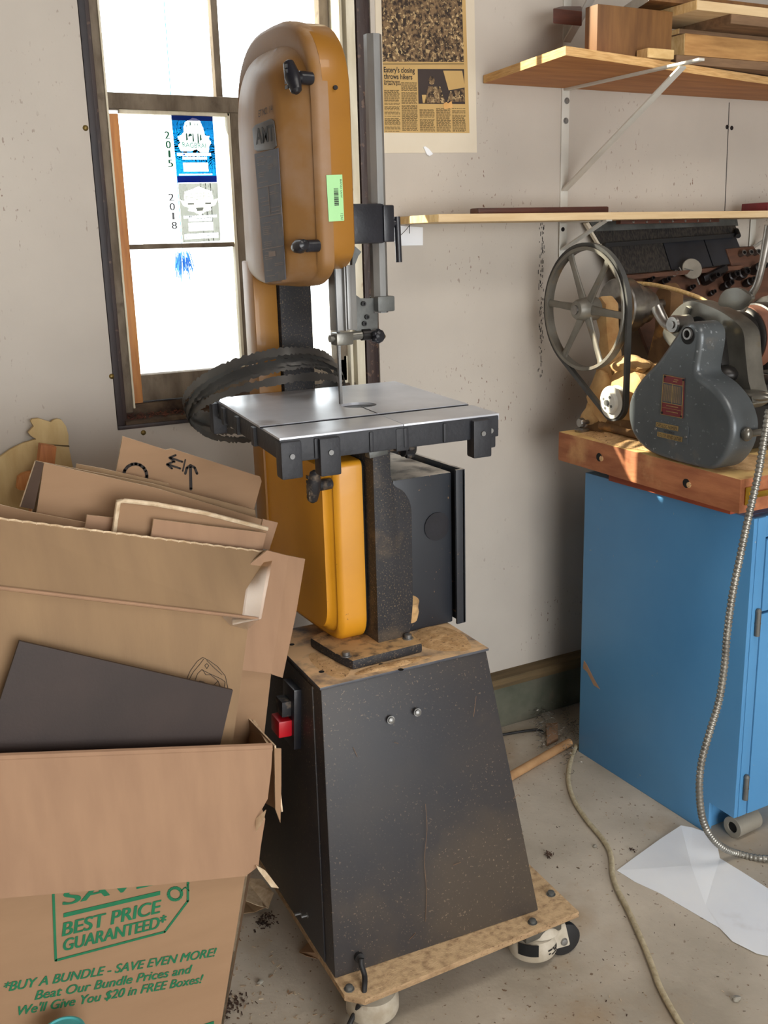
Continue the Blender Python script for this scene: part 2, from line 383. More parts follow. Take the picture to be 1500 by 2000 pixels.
# panel seam and cover strip on the wall
struct('trim_2', B().ext([PY(1424, 200, -.0006), PY(1425.2, 200, -.0006), PY(1416.4, 412, -.0006), PY(1415.2, 412, -.0006)], (0, .002, 0)), 'ink_black')
for n, (px, py) in enumerate(((167, 250), (218, 735), (280, 845), (749, 657))):
    c = PY(px, py, 0); b = B(); b.lathe([(0, .004), (.0035, .0035), (.006, .0015), (.0062, 0)], c, (0, -1, 0), 14)
    tag(obj('screw', b, 'brass', base=c), ('brass screw in the wall left of the upper window', 'brass screw in the wall beside the window sill corner',
        'brass screw in the wall just under the window sill', 'brass screw in the wall right of the blade guides')[n], 'screw', 'brass screws around the window')
for n, (px, py) in enumerate(((1420, 248), (1429, 250))):
    c = PY(px, py, 0); b = B(); b.lathe([(0, .004), (.004, .0035), (.0065, .001), (.0065, 0)], c, (0, -1, 0), 14)
    tag(obj('screw', b, 'tool_dark', base=c), ('dark screw just left of the wall panel seam under the high shelf', 'dark screw just right of the wall panel seam under the high shelf')[n], 'screw', 'dark screws at the panel seam')

# ------------------------------------------------------------------ window
win = bpy.data.objects.new('window_1', None); COL.objects.link(win); win.location = (.925, .05, SILL); win['kind'] = 'structure'
b = B()
b.box(GLX0, GLX0+.026, .004, .1, SILL, WTOP, .003)
b.box(GLX1-.036, GLX1, .004, .1, SILL, WTOP, .003)
b.box(GLX0, GLX1, .004, .1, WTOP-.03, WTOP)
obj('casing', b, 'dark_brown_paint', win)
b = B(); b.box(GLX0+.001, GLX0+.016, -.002, .012, SILL+.002, WTOP-.03, .002); obj('casing_edge', b, 'black_paint', win)
b = B(); b.box(.6, .618, .012, .1, SILL+.03, WTOP-.03, .002); obj('stop_strip', b, 'weathered_sash', win)
b = B(); b.box(.618, .6225, .006, .02, SILL+.04, WTOP-.03, .001); b.box(1.196, 1.204, .01, .09, SILL+.03, WTOP-.03, .002); b.box(1.212, 1.236, .004, .1, SILL+.03, WTOP-.03, .003); b.box(1.186, 1.24, .03, .062, SILL+.02, 1.165); obj('stop_strip', b, 'cream_paint', win)
b = B(); b.box(.623, .648, .028, .06, 1.095, 1.742, .002); obj('track_board', b, 'orange_wood', win)
# upper sash (outer) and lower sash (inner)
us = bpy.data.objects.new('sash', None); COL.objects.link(us); us.parent = win; us.location = (0, .03, .9)
b = B()
b.box(.62, .638, .066, .094, 1.772, WTOP-.03, .003); b.box(1.17, 1.196, .066, .094, 1.772, WTOP-.03, .003)
b.box(.62, 1.196, .066, .094, 1.768, 1.788, .003); b.box(.895, .912, .068, .09, 1.78, WTOP-.03, .003)
obj('sash_frame', b, 'weathered_sash', us)
b = B(); b.box(.637, .896, .078, .081, 1.786, WTOP-.03); obj('pane', b, 'pane_glass', us)
b = B(); b.box(.911, 1.172, .078, .081, 1.786, WTOP-.03); obj('pane', b, 'pane_glass', us)
ls = bpy.data.objects.new('sash', None); COL.objects.link(ls); ls.parent = win; ls.location = (0, -.01, .3)
b = B()
b.box(.612, 1.196, .026, .064, 1.752, 1.786, .003); b.box(.622, 1.196, .03, .064, 1.098, 1.160, .004)
b.box(.912, .936, .03, .064, 1.15, 1.76, .003); b.box(1.166, 1.196, .03, .064, 1.1, 1.76, .003)
b.box(.648, .914, .036, .058, 1.449, 1.460, .003); b.box(.934, 1.17, .036, .058, 1.449, 1.460, .003)
obj('sash_frame', b, 'weathered_sash', ls)
b = B(); b.box(.905, .9125, .032, .05, 1.158, 1.752, .0015); b.box(.652, .912, .032, .048, 1.744, 1.752, .0015); obj('glazing_bead', b, 'cream_paint', ls)
for x0, x1 in ((.647, .913), (.935, 1.167)):
    for z0, z1 in ((1.159, 1.45), (1.459, 1.753)):
        b = B(); b.box(x0, x1, .045, .048, z0, z1); obj('pane', b, 'pane_glass', ls)
b = B(); b.hull([(GLX0+.02, -.004, SILL), (GLX1-.02, -.004, SILL), (GLX1-.02, .1, SILL), (GLX0+.02, .1, SILL)],
                [(GLX0+.02, -.004, SILL+.012), (GLX1-.02, -.004, SILL+.012), (GLX1-.02, .1, SILL+.052), (GLX0+.02, .1, SILL+.052)], .003)
b.box(.6, 1.24, .02, .06, SILL+.02, SILL+.048, .004)
obj('sill', b, 'grimy_sill', win)
b = B(); b.box(GLX0, GLX1, -.006, .02, SILL-.006, SILL+.004, .002); obj('sill_edge', b, 'dark_brown_paint', win)
b = B()
for i in range(150):
    x = random.uniform(.6, .86) if i % 3 else random.uniform(.6, .7); y = random.uniform(-.001, .022)
    z = SILL+.014+max(0, y)*.35; a = random.uniform(0, 3.1); l = random.uniform(.004, .012)
    b.bar((x, y, z+random.uniform(0, .006)), (x+l*math.cos(a), y+l*.4*math.sin(a), z+random.uniform(.0, .008)), random.uniform(.001, .004), .001)
tag(obj('leaf_litter', b, 'leaf_litter', base=(.7, .01, SILL+.012)), 'crumbled brown leaf litter lying on the dirty window sill', 'debris', kind='stuff')

def inside(p, poly):
    c = False; n = len(poly)
    for i in range(n):
        (x1, y1), (x2, y2) = poly[i], poly[i-1]
        if (y1 > p[1]) != (y2 > p[1]) and p[0] < (x2-x1)*(p[1]-y1)/(y2-y1)+x1: c = not c
    return c
def cutsheet(q, holes, nu=56, nv=90):
    b = B(); t = bmesh.new(); g = {}
    def vv(i, j):
        if (i, j) not in g: g[i, j] = t.verts.new(q(i/nu, j/nv))
        return g[i, j]
    for i in range(nu):
        for j in range(nv):
            if not any(inside(((i+.5)/nu, (j+.5)/nv), h) for h in holes): t.faces.new((vv(i, j), vv(i+1, j), vv(i+1, j+1), vv(i, j+1)))
    bmesh.ops.solidify(t, geom=t.faces[:], thickness=.0005); return b._join(t)
# permits stuck to the glass of the lower sash
YG = .0442
def sticker(name, quad, mats, label, cat, nm):
    P = [PY(x, y, YG) for x, y in quad]   # tl tr br bl
    t = thing(name, label, cat, (P[3]+P[2])/2, 'permits stuck on the window pane')
    q = lambda u, v, d=0: (P[3]*(1-u)+P[2]*u)*(1-v)+(P[0]*(1-u)+P[1]*u)*v-V((0, d, 0))
    return t, q
t, q = sticker('window_permit', ((334, 224), (415, 226), (424, 356), (347, 357)), 0, 'blue vehicle permit with white emblem stuck on the window pane', 'sticker', 0)
em = [(.16, .47), (.4, .47), (.55, .5), (.62, .46), (.84, .46), (.86, .54), (.92, .6), (.86, .66), (.9, .7), (.78, .7), (.74, .82), (.68, .92), (.6, .95), (.5, .96), (.42, .93), (.32, .9), (.26, .8), (.26, .74), (.18, .7), (.1, .68), (.16, .6), (.1, .55)]
obj('sheet', cutsheet(q, [em, [(.17, .165), (.8, .165), (.8, .30), (.17, .30)], [(.05, .398), (.9, .398), (.9, .442), (.05, .442)], [(.17, .348), (.78, .348), (.78, .392), (.17, .392)], [(.05, .108), (.9, .108), (.9, .134), (.05, .134)]]), 'sticker_blue', t)
b = B(); b.ext([q(0, 0, .0004), q(1, 0, .0004), q(1, .1, .0004), q(0, .1, .0004)], (0, .0003, 0)); obj('band', b, 'sticker_navy', t); b = B(); b.ext([q(0, .92, .0004), q(1, .92, .0004), q(1, 1, .0004), q(0, 1, .0004)], (0, .0003, 0)); obj('band', b, 'sticker_navy', t)
b = B()
b.ext([q(u, v, .0006) for u, v in em], (0, .0003, 0))
b.ext([q(u, v, .0006) for u, v in ((.17, .165), (.8, .165), (.8, .30), (.17, .30))], (0, .0003, 0))
obj('emblem', b, 'sticker_white', t, label='white emblem')
b = B()
for st, u0, u1, v, h in (('ADMIT TO SUPPORT', .05, .9, .405, .035), ('VEHICLE AREA', .17, .78, .355, .035), ('STORM LAKE - FORT DODGE - ELDORA', .05, .9, .115, .02), ('CORALVILLE - DAVENPORT', .2, .78, .045, .02)):
    b.text(st, q(u0, v, .0008), q(u1, v)-q(u0, v), q(u0, v+h)-q(u0, v), bold=.005)
obj('small_print', b, 'sticker_navy', t)
b = B(); b.text('RAGBRAI', q(.2, .53, .0012), q(.78, .515)-q(.2, .53), V((0, 0, .011)), bold=.01)
for u0, v0, w, h in ((.3, .62, .05, .12), (.36, .68, .1, .05), (.46, .6, .04, .14), (.58, .58, .04, .16), (.64, .62, .05, .1), (.42, .84, .03, .06), (.34, .82, .015, .04), (.54, .84, .015, .04), (.6, .84, .015, .04), (.26, .485, .2, .012)):
    b.ext([q(u0, v0, .0012), q(u0+w, v0+.02, .0012), q(u0+w*.8, v0+h, .0012), q(u0+w*.2, v0+h*.9, .0012)], (0, .0002, 0))
obj('lettering', b, 'sticker_teal', t)
b = B()
for i, ch in enumerate('2015'):
    c = PY(327+i*2.2, 271+i*18.3, YG-.0006); w = .004 if ch == '1' else .011; b.text(ch, c-V((w/2, 0, 0)), V((w, 0, 0)), V((0, 0, .0165)), bold=.05)
obj('year_lettering', b, 'green_ink', t)
t, q = sticker('window_permit', ((348, 359), (425, 357), (431, 470), (357, 474)), 0, 'pale grey vehicle permit under the blue one on the window pane', 'sticker', 0)
em = [(.1, .62), (.22, .6), (.2, .54), (.35, .52), (.5, .46), (.65, .52), (.8, .54), (.78, .6), (.9, .62), (1.0, .74), (.86, .7), (.84, .86), (.66, .9), (.5, .95), (.34, .9), (.14, .86), (.12, .7), (0, .74)]
obj('sheet', cutsheet(q, [em, [(.17, .19), (.82, .19), (.82, .33), (.17, .33)], [(.08, .41), (.92, .41), (.92, .46), (.08, .46)], [(.2, .357), (.8, .357), (.8, .405), (.2, .405)], [(.05, .11), (.95, .11), (.95, .15), (.05, .15)], [(.05, .06), (.95, .06), (.95, .1), (.05, .1)]]), 'sticker_grey', t)
b = B()
b.ext([q(u, v, .0006) for u, v in em], (0, .0003, 0))
b.ext([q(u, v, .0006) for u, v in ((.17, .19), (.82, .19), (.82, .33), (.17, .33))], (0, .0003, 0))
obj('emblem', b, 'sticker_white', t, label='white emblem')
b = B()
for st, u0, u1, v, h in (('ADMIT TO SUPPORT', .08, .92, .42, .04), ('VEHICLE AREA', .2, .8, .365, .04), ('ONAWA - DENISON - JEFFERSON', .05, .95, .12, .028), ('AMES - NEWTON - DAVENPORT', .05, .95, .07, .028)):
    b.text(st, q(u0, v, .0008), q(u1, v)-q(u0, v), q(u0, v+h)-q(u0, v), bold=.005)
obj('small_print', b, 'ink_grey', t)
b = B(); b.text('RAGBRAI', q(.16, .72, .0012), q(.84, .72)-q(.16, .72), V((0, 0, .017)))
for u0, u1, v in ((.2, .36, .64), (.64, .8, .64), (.4, .6, .56), (.42, .58, .53)):
    b.ext([q(u0, v, .0012), q(u1, v, .0012), q(u1, v+.03, .0012), q(u0, v+.03, .0012)], (0, .0002, 0))
obj('lettering', b, 'sticker_grey', t)
b = B()
for i, ch in enumerate('2018'):
    c = PY(335+i*2.0, 392+i*18.3, YG-.0006); w = .004 if ch == '1' else .012; b.text(ch, c-V((w/2, 0, 0)), V((w, 0, 0)), V((0, 0, .0165)), bold=.05)
obj('year_lettering', b, 'ink_grey', t)

# ------------------------------------------------------------------ outside, seen washed out through the panes, plus an unseen sun blocker
struct('ground', B().box(-14, 14, .3, 30, -.25, -.1), 'snow_ground')
Yo = 2.2
struct('sun_blocker', B().box(-3.2, -.35, 1.0, 1.15, -.1, 2.50), 'outside_white')  # unseen slab added to keep direct sun off the cabinet side
b = B(); P_ = [(320, 250), (316, 262), (304, 296), (293, 350), (284, 420), (278, 500), (276, 800), (240, 1190), (372, 1190), (334, 800), (331, 600), (327, 440), (322, 300)]
b.ext([PY(x, y, Yo) for x, y in P_], (0, .04, 0), .006)
tag(obj('pointed_panel', b, 'outside_siding', base=PY(300, 1190, Yo)), 'pale pointed panel standing outside beyond the lower window panes', 'panel')
b = B(); random.seed(4)
c = PY(357, 497, 1.2)
for k in range(60):
    a = random.uniform(-.02, .02); p = c+V((a, random.uniform(-.02, .02), random.uniform(-.03, .012)))
    b.bar(p, p+V((a*.5+random.uniform(-.005, .005), 0, -random.uniform(.02, .07))), .003, .002)
b.cyl(c+V((0, 0, .02)), c+V((0, 0, 1.3)), .0012, 6)
tag(obj('blue_streamer', b, 'cloth_blue', base=c), 'frayed blue streamer hanging outside the lower window pane', 'streamer')
# ================================================================== end of setting

# ================================================================== BAND SAW
def rnd(poly, k=6, r=.03):
    """rounds the corners of a 2-D polygon; r may be a list per corner"""
    out = []; n = len(poly)
    for i in range(n):
        p = V(poly[i]); a = V(poly[i-1])-p; c = V(poly[(i+1) % n])-p
        q = r[i] if isinstance(r, (list, tuple)) else r
        q = min(q, a.length*.49, c.length*.49)
        if q < 1e-5: out.append(p); continue
        p0 = p+a.normalized()*q; p1 = p+c.normalized()*q
        for j in range(k+1):
            t = j/k; out.append(p0*(1-t)**2+p*2*t*(1-t)+p1*t*t)
    return out
def inset(poly, d):
    """offsets a counter-clockwise or clockwise 2-D outline inwards by d (number or per-vertex function)"""
    n = len(poly); ar = sum(poly[i].x*poly[(i+1) % n].y-poly[(i+1) % n].x*poly[i].y for i in range(n)); sg = 1 if ar > 0 else -1
    out = []
    for i in range(n):
        t = (poly[(i+1) % n]-poly[i-1]).normalized(); nn = V((-t.y, t.x))*sg
        out.append(poly[i]+nn*(d(poly[i], nn) if callable(d) else d))
    return out
yz = lambda poly, x: [V((x, p.x, p.y)) for p in poly]

saw = thing('band_saw', 'tall yellow and black vertical band saw with black cabinet stand in front of the window', 'band saw', (.9, -.65, .1))
# stand
BOT = [(.676, -.868, .1), (1.131, -.900, .1), (1.14, -.44, .1), (.70, -.42, .1)]
TOP = [(.7115, -.785, .655), (1.0735, -.793, .655), (1.085, -.50, .655), (.73, -.485, .655)]
b = B(); b.hull([V(p) for p in BOT], [V(p) for p in TOP], .004)
stand = obj('stand_cabinet', b, 'black_cabinet', saw)
def bil(A, C, D, E_, u, v): return (V(A)*(1-u)+V(C)*u)*(1-v)+(V(D)*(1-u)+V(E_)*u)*v
b = B(); L = lambda u, v: bil(BOT[0], BOT[3], TOP[0], TOP[3], u, v)
b.ext([L(.1, .01), L(.98, .01), L(.98, .985), L(.13, .985)], (-.003, 0, 0), .001)
obj('side_panel', b, 'black_cabinet', stand)
b = B(); b.ext([V((p[0], p[1], .655)) + V(((p[0]-.9)*.02, (p[1]+.64)*.03, 0)) for p in TOP], (0, 0, .006), .002)
plate = obj('top_plate', b, 'dusty_plate', saw)
b = B()
for px, py in ((628, 1312), (745, 1298), (783, 1308), (862, 1254), (570, 1259), (702, 1262)):
    b = B(); b.cyl(PZ(px, py, .6612), PZ(px, py, .6612)+V((0, 0, .0006)), .0055, 12); obj('bolt_hole', b, 'dark_hole', plate)
# a drift of sawdust on the plate
b = B()
def pile(b, cx, cy, rx, ry, h, z, seed, n=9):
    def f(u, v):
        a = u*2*math.pi; r = v; k = 1+.25*noise.noise(V((math.cos(a)*1.3, math.sin(a)*1.3, seed)))
        x = cx+rx*r*k*math.cos(a); y = cy+ry*r*k*math.sin(a)
        return V((x, y, z+h*max(0, (1-r*r))*(1+.6*noise.noise(V((x*40, y*40, seed))))))
    b.grid(f, 40, n)
pile(b, 1.02, -.70, .055, .075, .006, .661, 3); pile(b, .87, -.768, .09, .014, .004, .661, 5); pile(b, .77, -.70, .03, .07, .0035, .661, 8)
obj('sawdust_drift', b, 'sawdust', plate, kind='stuff')
FN = (V(BOT[1])-V(BOT[0])).cross(V(TOP[0])-V(BOT[0])).normalized(); FN = -FN if FN.y > 0 else FN
for px, py in ((763, 1406), (815, 1391)):
    c = PP(px, py, BOT[0], FN); b = B(); b.lathe([(.008, 0), (.008, .002), (.0062, .002), (.0062, .006), (.003, .0075), (0, .0078)], c, FN, 14); obj('bolt', b, 'zinc', stand)
b = B()
for pts in (((831, 1570), (834, 1620), (829, 1680), (833, 1740), (831, 1800)), ((770, 1450), (778, 1452)), ((885, 1690), (900, 1684)), ((1003, 1560), (1012, 1552), (1016, 1556)), ((690, 1460), (698, 1478)), ((930, 1360), (925, 1400)), ((800, 1835), (812, 1822))):
    b.tube([PP(x, y, V(BOT[0])+FN*.0008, FN) for x, y in pts], .00045, 5, 4)
obj('scratch', b, 'grey_lumber', stand, kind='stuff')
# switch box on the left face
LN = (V(TOP[0])-V(BOT[0])).cross(V(BOT[3])-V(BOT[0])).normalized(); LN = -LN if LN.x > 0 else LN
def Lp(x, y, d=0): return PP(x, y, V(BOT[0])+LN*d, LN)
sy = (V(BOT[3])-V(BOT[0])).normalized(); sz = LN.cross(sy); sz = -sz if sz.z < 0 else sz
c = Lp(590, 1405); 
b = B(); b.ext([c+sy*u+sz*v for u, v in ((-.002, -.062), (.062, -.062), (.062, .064), (-.002, .064))], LN*.018, .004)
swb = obj('switch_plate', b, 'black_plastic', saw)
b = B(); b.ext([c+sy*u+sz*v+LN*.017 for u, v in ((.012, .004), (.05, .004), (.05, .036), (.012, .036))], LN*.02, .003); obj('start_button', b, 'dusty_plastic', swb)
b = B(); b.ext([c+sy*u+sz*v+LN*.017 for u, v in ((.008, -.036), (.054, -.036), (.054, -.002), (.008, -.002))], LN*.028, .003); obj('stop_button', b, 'red_plastic', swb, label='red stop button')
for px, py in ((590, 1783), (603, 1787)):
    c = Lp(px, py); b = B(); b.lathe([(.006, 0), (.006, .003), (.003, .004), (.003, .016), (0, .016)], c, LN, 10); obj('bolt', b, 'zinc', stand)
# casting: foot, arm, spine
b = B(); b.ext([(.795, -.752, .661), (.953, -.747, .661), (.975, -.60, .661), (.90, -.54, .661), (.775, -.60, .661), (.783, -.70, .661)], (0, 0, .021), .006)
foot = obj('casting_foot', b, 'black_casting', saw)
for px, py in ((797, 1247), (676, 1281)):
    c = PZ(px, py, .682); b = B(); b.lathe([(.011, 0), (.011, .002), (.0075, .002), (.0075, .009), (0, .010)], c, (0, 0, 1), 12); obj('bolt', b, 'zinc', foot)
b = B()
arm = rnd([(.879, .672), (.948, .672), (.960, .74), (.961, .955), (.943, .985), (.922, .995), (.916, 1.02), (.917, 1.098), (.879, 1.098)], 5, [.004, .01, .05, .03, .02, .02, .02, .004, .004])
b.hull([V((p.x, -.70, p.y)) for p in arm], [V((p.x, -.56, p.y)) for p in arm], .006)
obj('casting_arm', b, 'black_casting', saw)
b = B()
b.box(.848, .925, -.36, -.285, .67, 1.42, .012); b.box(.876, .935, -.56, -.30, .69, .76, .008); b.box(.876, .93, -.50, -.30, 1.405, 1.45, .008)
obj('casting_spine', b, 'black_casting', saw)
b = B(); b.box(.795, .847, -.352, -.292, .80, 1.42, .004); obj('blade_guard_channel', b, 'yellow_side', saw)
b = B(); b.lathe([(0, 0), (.02, 0), (.02, .018), (.016, .03), (.016, .045), (0, .045)], (.97, -.66, .705), (0, -.4, 1), 18); obj('motor_mount_bolt', b, 'sawdust_iron', saw)

# wheel covers (outline in the y-z plane)
def fit(outline, y0, y1, z0, z1):
    """the same outline fitted into another y-z rectangle"""
    a0, a1 = min(p.x for p in outline), max(p.x for p in outline); c0, c1 = min(p.y for p in outline), max(p.y for p in outline)
    return [V((y0+(y1-y0)*(p.x-a0)/(a1-a0), z0+(z1-z0)*(p.y-c0)/(c1-c0))) for p in outline]
def cover(outline, x_in, x_out, x_top, foot, top, label, mats, body=None):
    """deep-drawn wheel cover: flange, groove, then a raised plateau given as y-z rectangles"""
    b = B()
    a0, a1 = min(p.x for p in outline), max(p.x for p in outline); c0, c1 = min(p.y for p in outline), max(p.y for p in outline)
    sh = lambda d: fit(outline, a0+d, a1-d, c0+d, c1-d)
    f0, f1, f2, f3 = foot; t0, t1, t2, t3 = top
    mid = fit(outline, f0*.25+t0*.75, f1*.25+t1*.75, f2*.25+t2*.75, f3*.25+t3*.75)
    R = [yz(outline, x_in), yz(outline, x_out+.012), yz(sh(.004), x_out+.004), yz(sh(.011), x_out), yz(fit(outline, f0-.004, f1+.004, f2, f3), x_out+.003),
         yz(fit(outline, f0+.004, f1-.004, f2+.003, f3-.004), x_out-.004), yz(mid, x_top+.007), yz(fit(outline, t0, t1, t2, t3), x_top), yz(fit(outline, t0+.012, t1-.012, t2+.012, t3-.012), x_top-.0008)]
    b.loft(R)
    o = obj('wheel_cover', b, mats, saw, sharp=50); o['label'] = label
    return o
def knob(parent, c, d, up, size, mat='black_plastic', label=None):
    """wing knob: stem along d, oblong grip along up"""
    c, d, up = V(c), V(d).normalized(), V(up).normalized()
    b = B(); b.lathe([(0, -.006), (.011, -.006), (.011, .018), (.008, .022), (.008, .034), (0, .034)], c, d, 18)
    s = d.cross(up); ring = []
    o = c+d*.03; prof = [(-1, .35, .35), (-.86, .75, .8), (-.45, .9, 1), (0, 1.05, 1.2), (.45, .9, 1), (.86, .75, .8), (1, .35, .35)]
    for t, w, h in prof:
        ring.append([o+up*(t*size)+s*(w*.0125*math.cos(a))+d*(.002+h*.0125*math.sin(a)) for a in [k*2*math.pi/14 for k in range(14)]])
    b.loft(ring)
    for t in (-.6, -.3, 0, .3, .6): b.box(o.x-.0145, o.x-.0125, o.y-.006, o.y+.006, o.z+up.z*t*size-.003, o.z+up.z*t*size+.003)
    k = obj('knob', b, mat, parent)
    if label: k['label'] = label
    return k
up_out = [V((-.664, 1.445)), V((-.664, 1.69))]
N = 22
for i in range(1, N):
    a = math.pi*(1-i/N); ca, sa = math.cos(a), math.sin(a)
    up_out.append(V((-.478+.186*math.copysign(abs(ca)**.72, ca), 1.69+.152*abs(sa)**.82)))
up_out += [V((-.292, 1.69)), V((-.292, 1.445))]
low = rnd([(-.292, 1.445), (-.292, 1.40), (-.36, 1.372), (-.56, 1.372), (-.62, 1.378), (-.664, 1.405), (-.664, 1.445)], 4, [0, .03, .04, .03, .03, .02, 0])
low = [p for p in low if p.y < 1.4449]
up_out = up_out+low
uc = cover(up_out, .832, .803, .760, (-.648, -.305, 1.376, 1.80), (-.602, -.487, 1.380, 1.745), 'dusty amber wheel cover with black knobs and data plates', 'yellow_dusty')
hs = fit(up_out, -.6635, -.293, 1.396, 1.8405)
b = B(); b.loft([yz(hs, .822), yz(hs, .872), yz(fit(up_out, -.658, -.30, 1.40, 1.836), .877)])
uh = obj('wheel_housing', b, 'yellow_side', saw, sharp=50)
knob(uc, PX(602, 153, .800), (-1, -.15, 0), (0, .5, .85), .032)
knob(uc, PX(615, 480, .797), (-1, -.15, 0), (0, 1, -.15), .022)
b = B(); b.cyl((.845, -.664, 1.712), (.845, -.668, 1.712), .004, 10); obj('screw', b, 'tool_dark', uh)
XL = .7588
b = B()
pl = [PX(x, y, XL) for x, y in ((494, 252), (500, 244), (530, 232), (536, 236), (541, 285), (536, 291), (504, 296), (498, 292))]
b.ext(pl, (-.0016, 0, 0), .0006); npn = obj('name_plate', b, 'plate_grey', uc)
b = B(); o = PX(500, 282, XL-.0022); b.text('AMT', o, PX(535, 274, XL-.0022)-o, V((0, 0, .028)), bold=.018); obj('lettering', b, 'ink_black', npn)
b = B(); o = PX(505, 229, XL-.0005); b.text('ET NO. 1/4', o, PX(532, 218, XL-.0005)-o, V((0, -.002, .012))); obj('handwriting', b, 'ink_black', uc)
lab = [(498, 301), (544, 289), (559, 546), (519, 552)]
LP = [PX(x, y, XL) for x, y in lab]
b = B(); b.ext(LP, (-.0012, 0, 0)); dl = obj('instruction_label', b, 'label_dark', uc)
lq = lambda u, v: (LP[3]*(1-u)+LP[2]*u)*(1-v)+(LP[0]*(1-u)+LP[1]*u)*v-V((.0015, 0, 0))
b = B()
def strip(u0, u1, v0, v1): b.ext([lq(u0, v0), lq(u1, v0), lq(u1, v1), lq(u0, v1)], (-.0002, 0, 0))
for v in (.26, .51, .735): strip(.02, .98, v, v+.006)
strip(.48, .5, .51, .735)
random.seed(3)
for k in range(64):
    v = .03+.95*k/64
    if abs(v-.26) < .02 or abs(v-.51) < .02 or abs(v-.735) < .02: continue
    if random.random() < .3: continue
    u0 = random.choice((.1, .12, .54)); strip(u0, u0+random.uniform(.15, .42), v, v+.004)
strip(.3, .62, .195, .235)
obj('print', b, 'label_ink', dl)
ST = [PY(x, y, -.6650) for x, y in ((637, 342), (668, 341), (672, 431), (642, 433))]
b = B(); b.ext(ST, (0, -.0006, 0)); stk = obj('price_sticker', b, 'sticker_green', uh, label='pale green barcode sticker')
sq = lambda u, v: (ST[3]*(1-u)+ST[2]*u)*(1-v)+(ST[0]*(1-u)+ST[1]*u)*v-V((0, .0008, 0))
b = B(); v = .34; random.seed(5)
while v < .72:
    h = random.choice((.008, .014, .022)); b.ext([sq(.42, v), sq(.7, v), sq(.7, v+h), sq(.42, v+h)], (0, -.0002, 0)); v += h+random.choice((.008, .014))
o = sq(.78, .16); b.text('1241', o, sq(.78, .02)-o, (sq(1, .16)-o)*.75); b.text('BAND SAW', sq(.84, .9), sq(.84, .5)-sq(.84, .9), (sq(.95, .9)-sq(.84, .9)), bold=.0)
obj('print', b, 'ink_black', stk)

lo_out = rnd([(-.664, .672), (-.664, 1.046), (-.56, 1.05), (-.292, 1.06), (-.292, .78), (-.36, .672)], 8, [.06, .014, .01, .02, .06, .06])
lc = cover(lo_out, .873, .815, .801, (-.646, -.315, .69, 1.052), (-.634, -.33, .70, 1.047), 'bright yellow wheel cover under the table', 'yellow_paint')
knob(lc, PX(640, 945, .806), (-1, -.15, 0), (0, -.3, 1), .034, 'dusty_plastic')
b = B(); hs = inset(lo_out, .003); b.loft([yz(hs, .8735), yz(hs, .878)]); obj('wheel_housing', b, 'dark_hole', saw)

# motor belt guard at the back right
b = B(); b.box(.955, 1.093, -.638, -.36, .662, .99, .004); mg = obj('belt_guard', b, 'black_guard', saw)
b = B(); b.box(1.104, 1.112, -.66, -.34, .664, .998, .002); b.box(1.09, 1.11, -.66, -.654, .664, .998, .001)
b.box(1.094, 1.104, -.60, -.40, .70, .72)
obj('guard_lid', b, 'black_guard', mg)
b = B(); b.lathe([(.03, 0), (.03, .002), (0, .002)], (1.055, -.639, .88), (0, -1, 0), 20)
obj('knockout', b, 'black_plastic', mg)
# table: affine frame (slightly skewed to the housing)
TA = V((.6235, -.864, 1.148)); TU = V((.4205, -.0135, 0)); TV = V((.0672, .503, 0))
def T(u, v, dz=0): return TA+TU*u+TV*v+V((0, 0, dz))
b = B()
hole = (.55, .475); N = 32
# main plate with a round hole: strips from hole ring to plate border
def plate_piece(b, u0, u1, v0, v1, z0, z1, bev=.0015): b.hull([T(u0, v0, z0), T(u1, v0, z0), T(u1, v1, z0), T(u0, v1, z0)], [T(u0, v0, z1), T(u1, v0, z1), T(u1, v1, z1), T(u0, v1, z1)], bev)
def holed(b, z0, z1, v0, v1, r):
    t = bmesh.new(); rings = []
    for z in (z0, z1):
        inn = []; out = []
        for k in range(N):
            a = 2*math.pi*k/N; c = T(hole[0], hole[1], z)
            inn.append(t.verts.new(c+V((r*math.cos(a), r*math.sin(a), 0))))
            ca, sa = math.cos(a), math.sin(a); m_ = min((((1-hole[0]) if ca > 0 else hole[0])/abs(ca)) if abs(ca) > 1e-6 else 9, (((v1-hole[1]) if sa > 0 else (hole[1]-v0))/abs(sa)) if abs(sa) > 1e-6 else 9)
            out.append((hole[0]+ca*m_, hole[1]+sa*m_))
        # snap nearest to the corners
        for cu, cv in ((0, v0), (1, v0), (1, v1), (0, v1)):
            j = min(range(N), key=lambda q: (out[q][0]-cu)**2+(out[q][1]-cv)**2); out[j] = (cu, cv)
        rings.append((inn, [t.verts.new(T(u, v, z)) for u, v in out]))
    for k in range(N):
        k2 = (k+1) % N
        t.faces.new((rings[1][0][k], rings[1][0][k2], rings[1][1][k2], rings[1][1][k])); t.faces.new((rings[0][0][k], rings[0][1][k], rings[0][1][k2], rings[0][0][k2]))
        t.faces.new((rings[0][0][k], rings[0][0][k2], rings[1][0][k2], rings[1][0][k])); t.faces.new((rings[0][1][k], rings[1][1][k], rings[1][1][k2], rings[0][1][k2]))
    bmesh.ops.recalc_face_normals(t, faces=t.faces); b._join(t)
holed(b, -.012, 0, .252, 1, .0345)
table = obj('table_plate', b, 'table_top', saw, sharp=30)
b = B()
plate_piece(b, .0, .5385, 0, .216, -.012, 0, .001); plate_piece(b, .5415, 1, 0, .216, -.012, 0, .001)
obj('table_lip', b, 'table_top', table, sharp=30)
b = B(); c = T(hole[0], hole[1], -.011); b.cyl(c, c+V((0, 0, .006)), .0348, 32); obj('throat_insert', b, 'table_side', table)
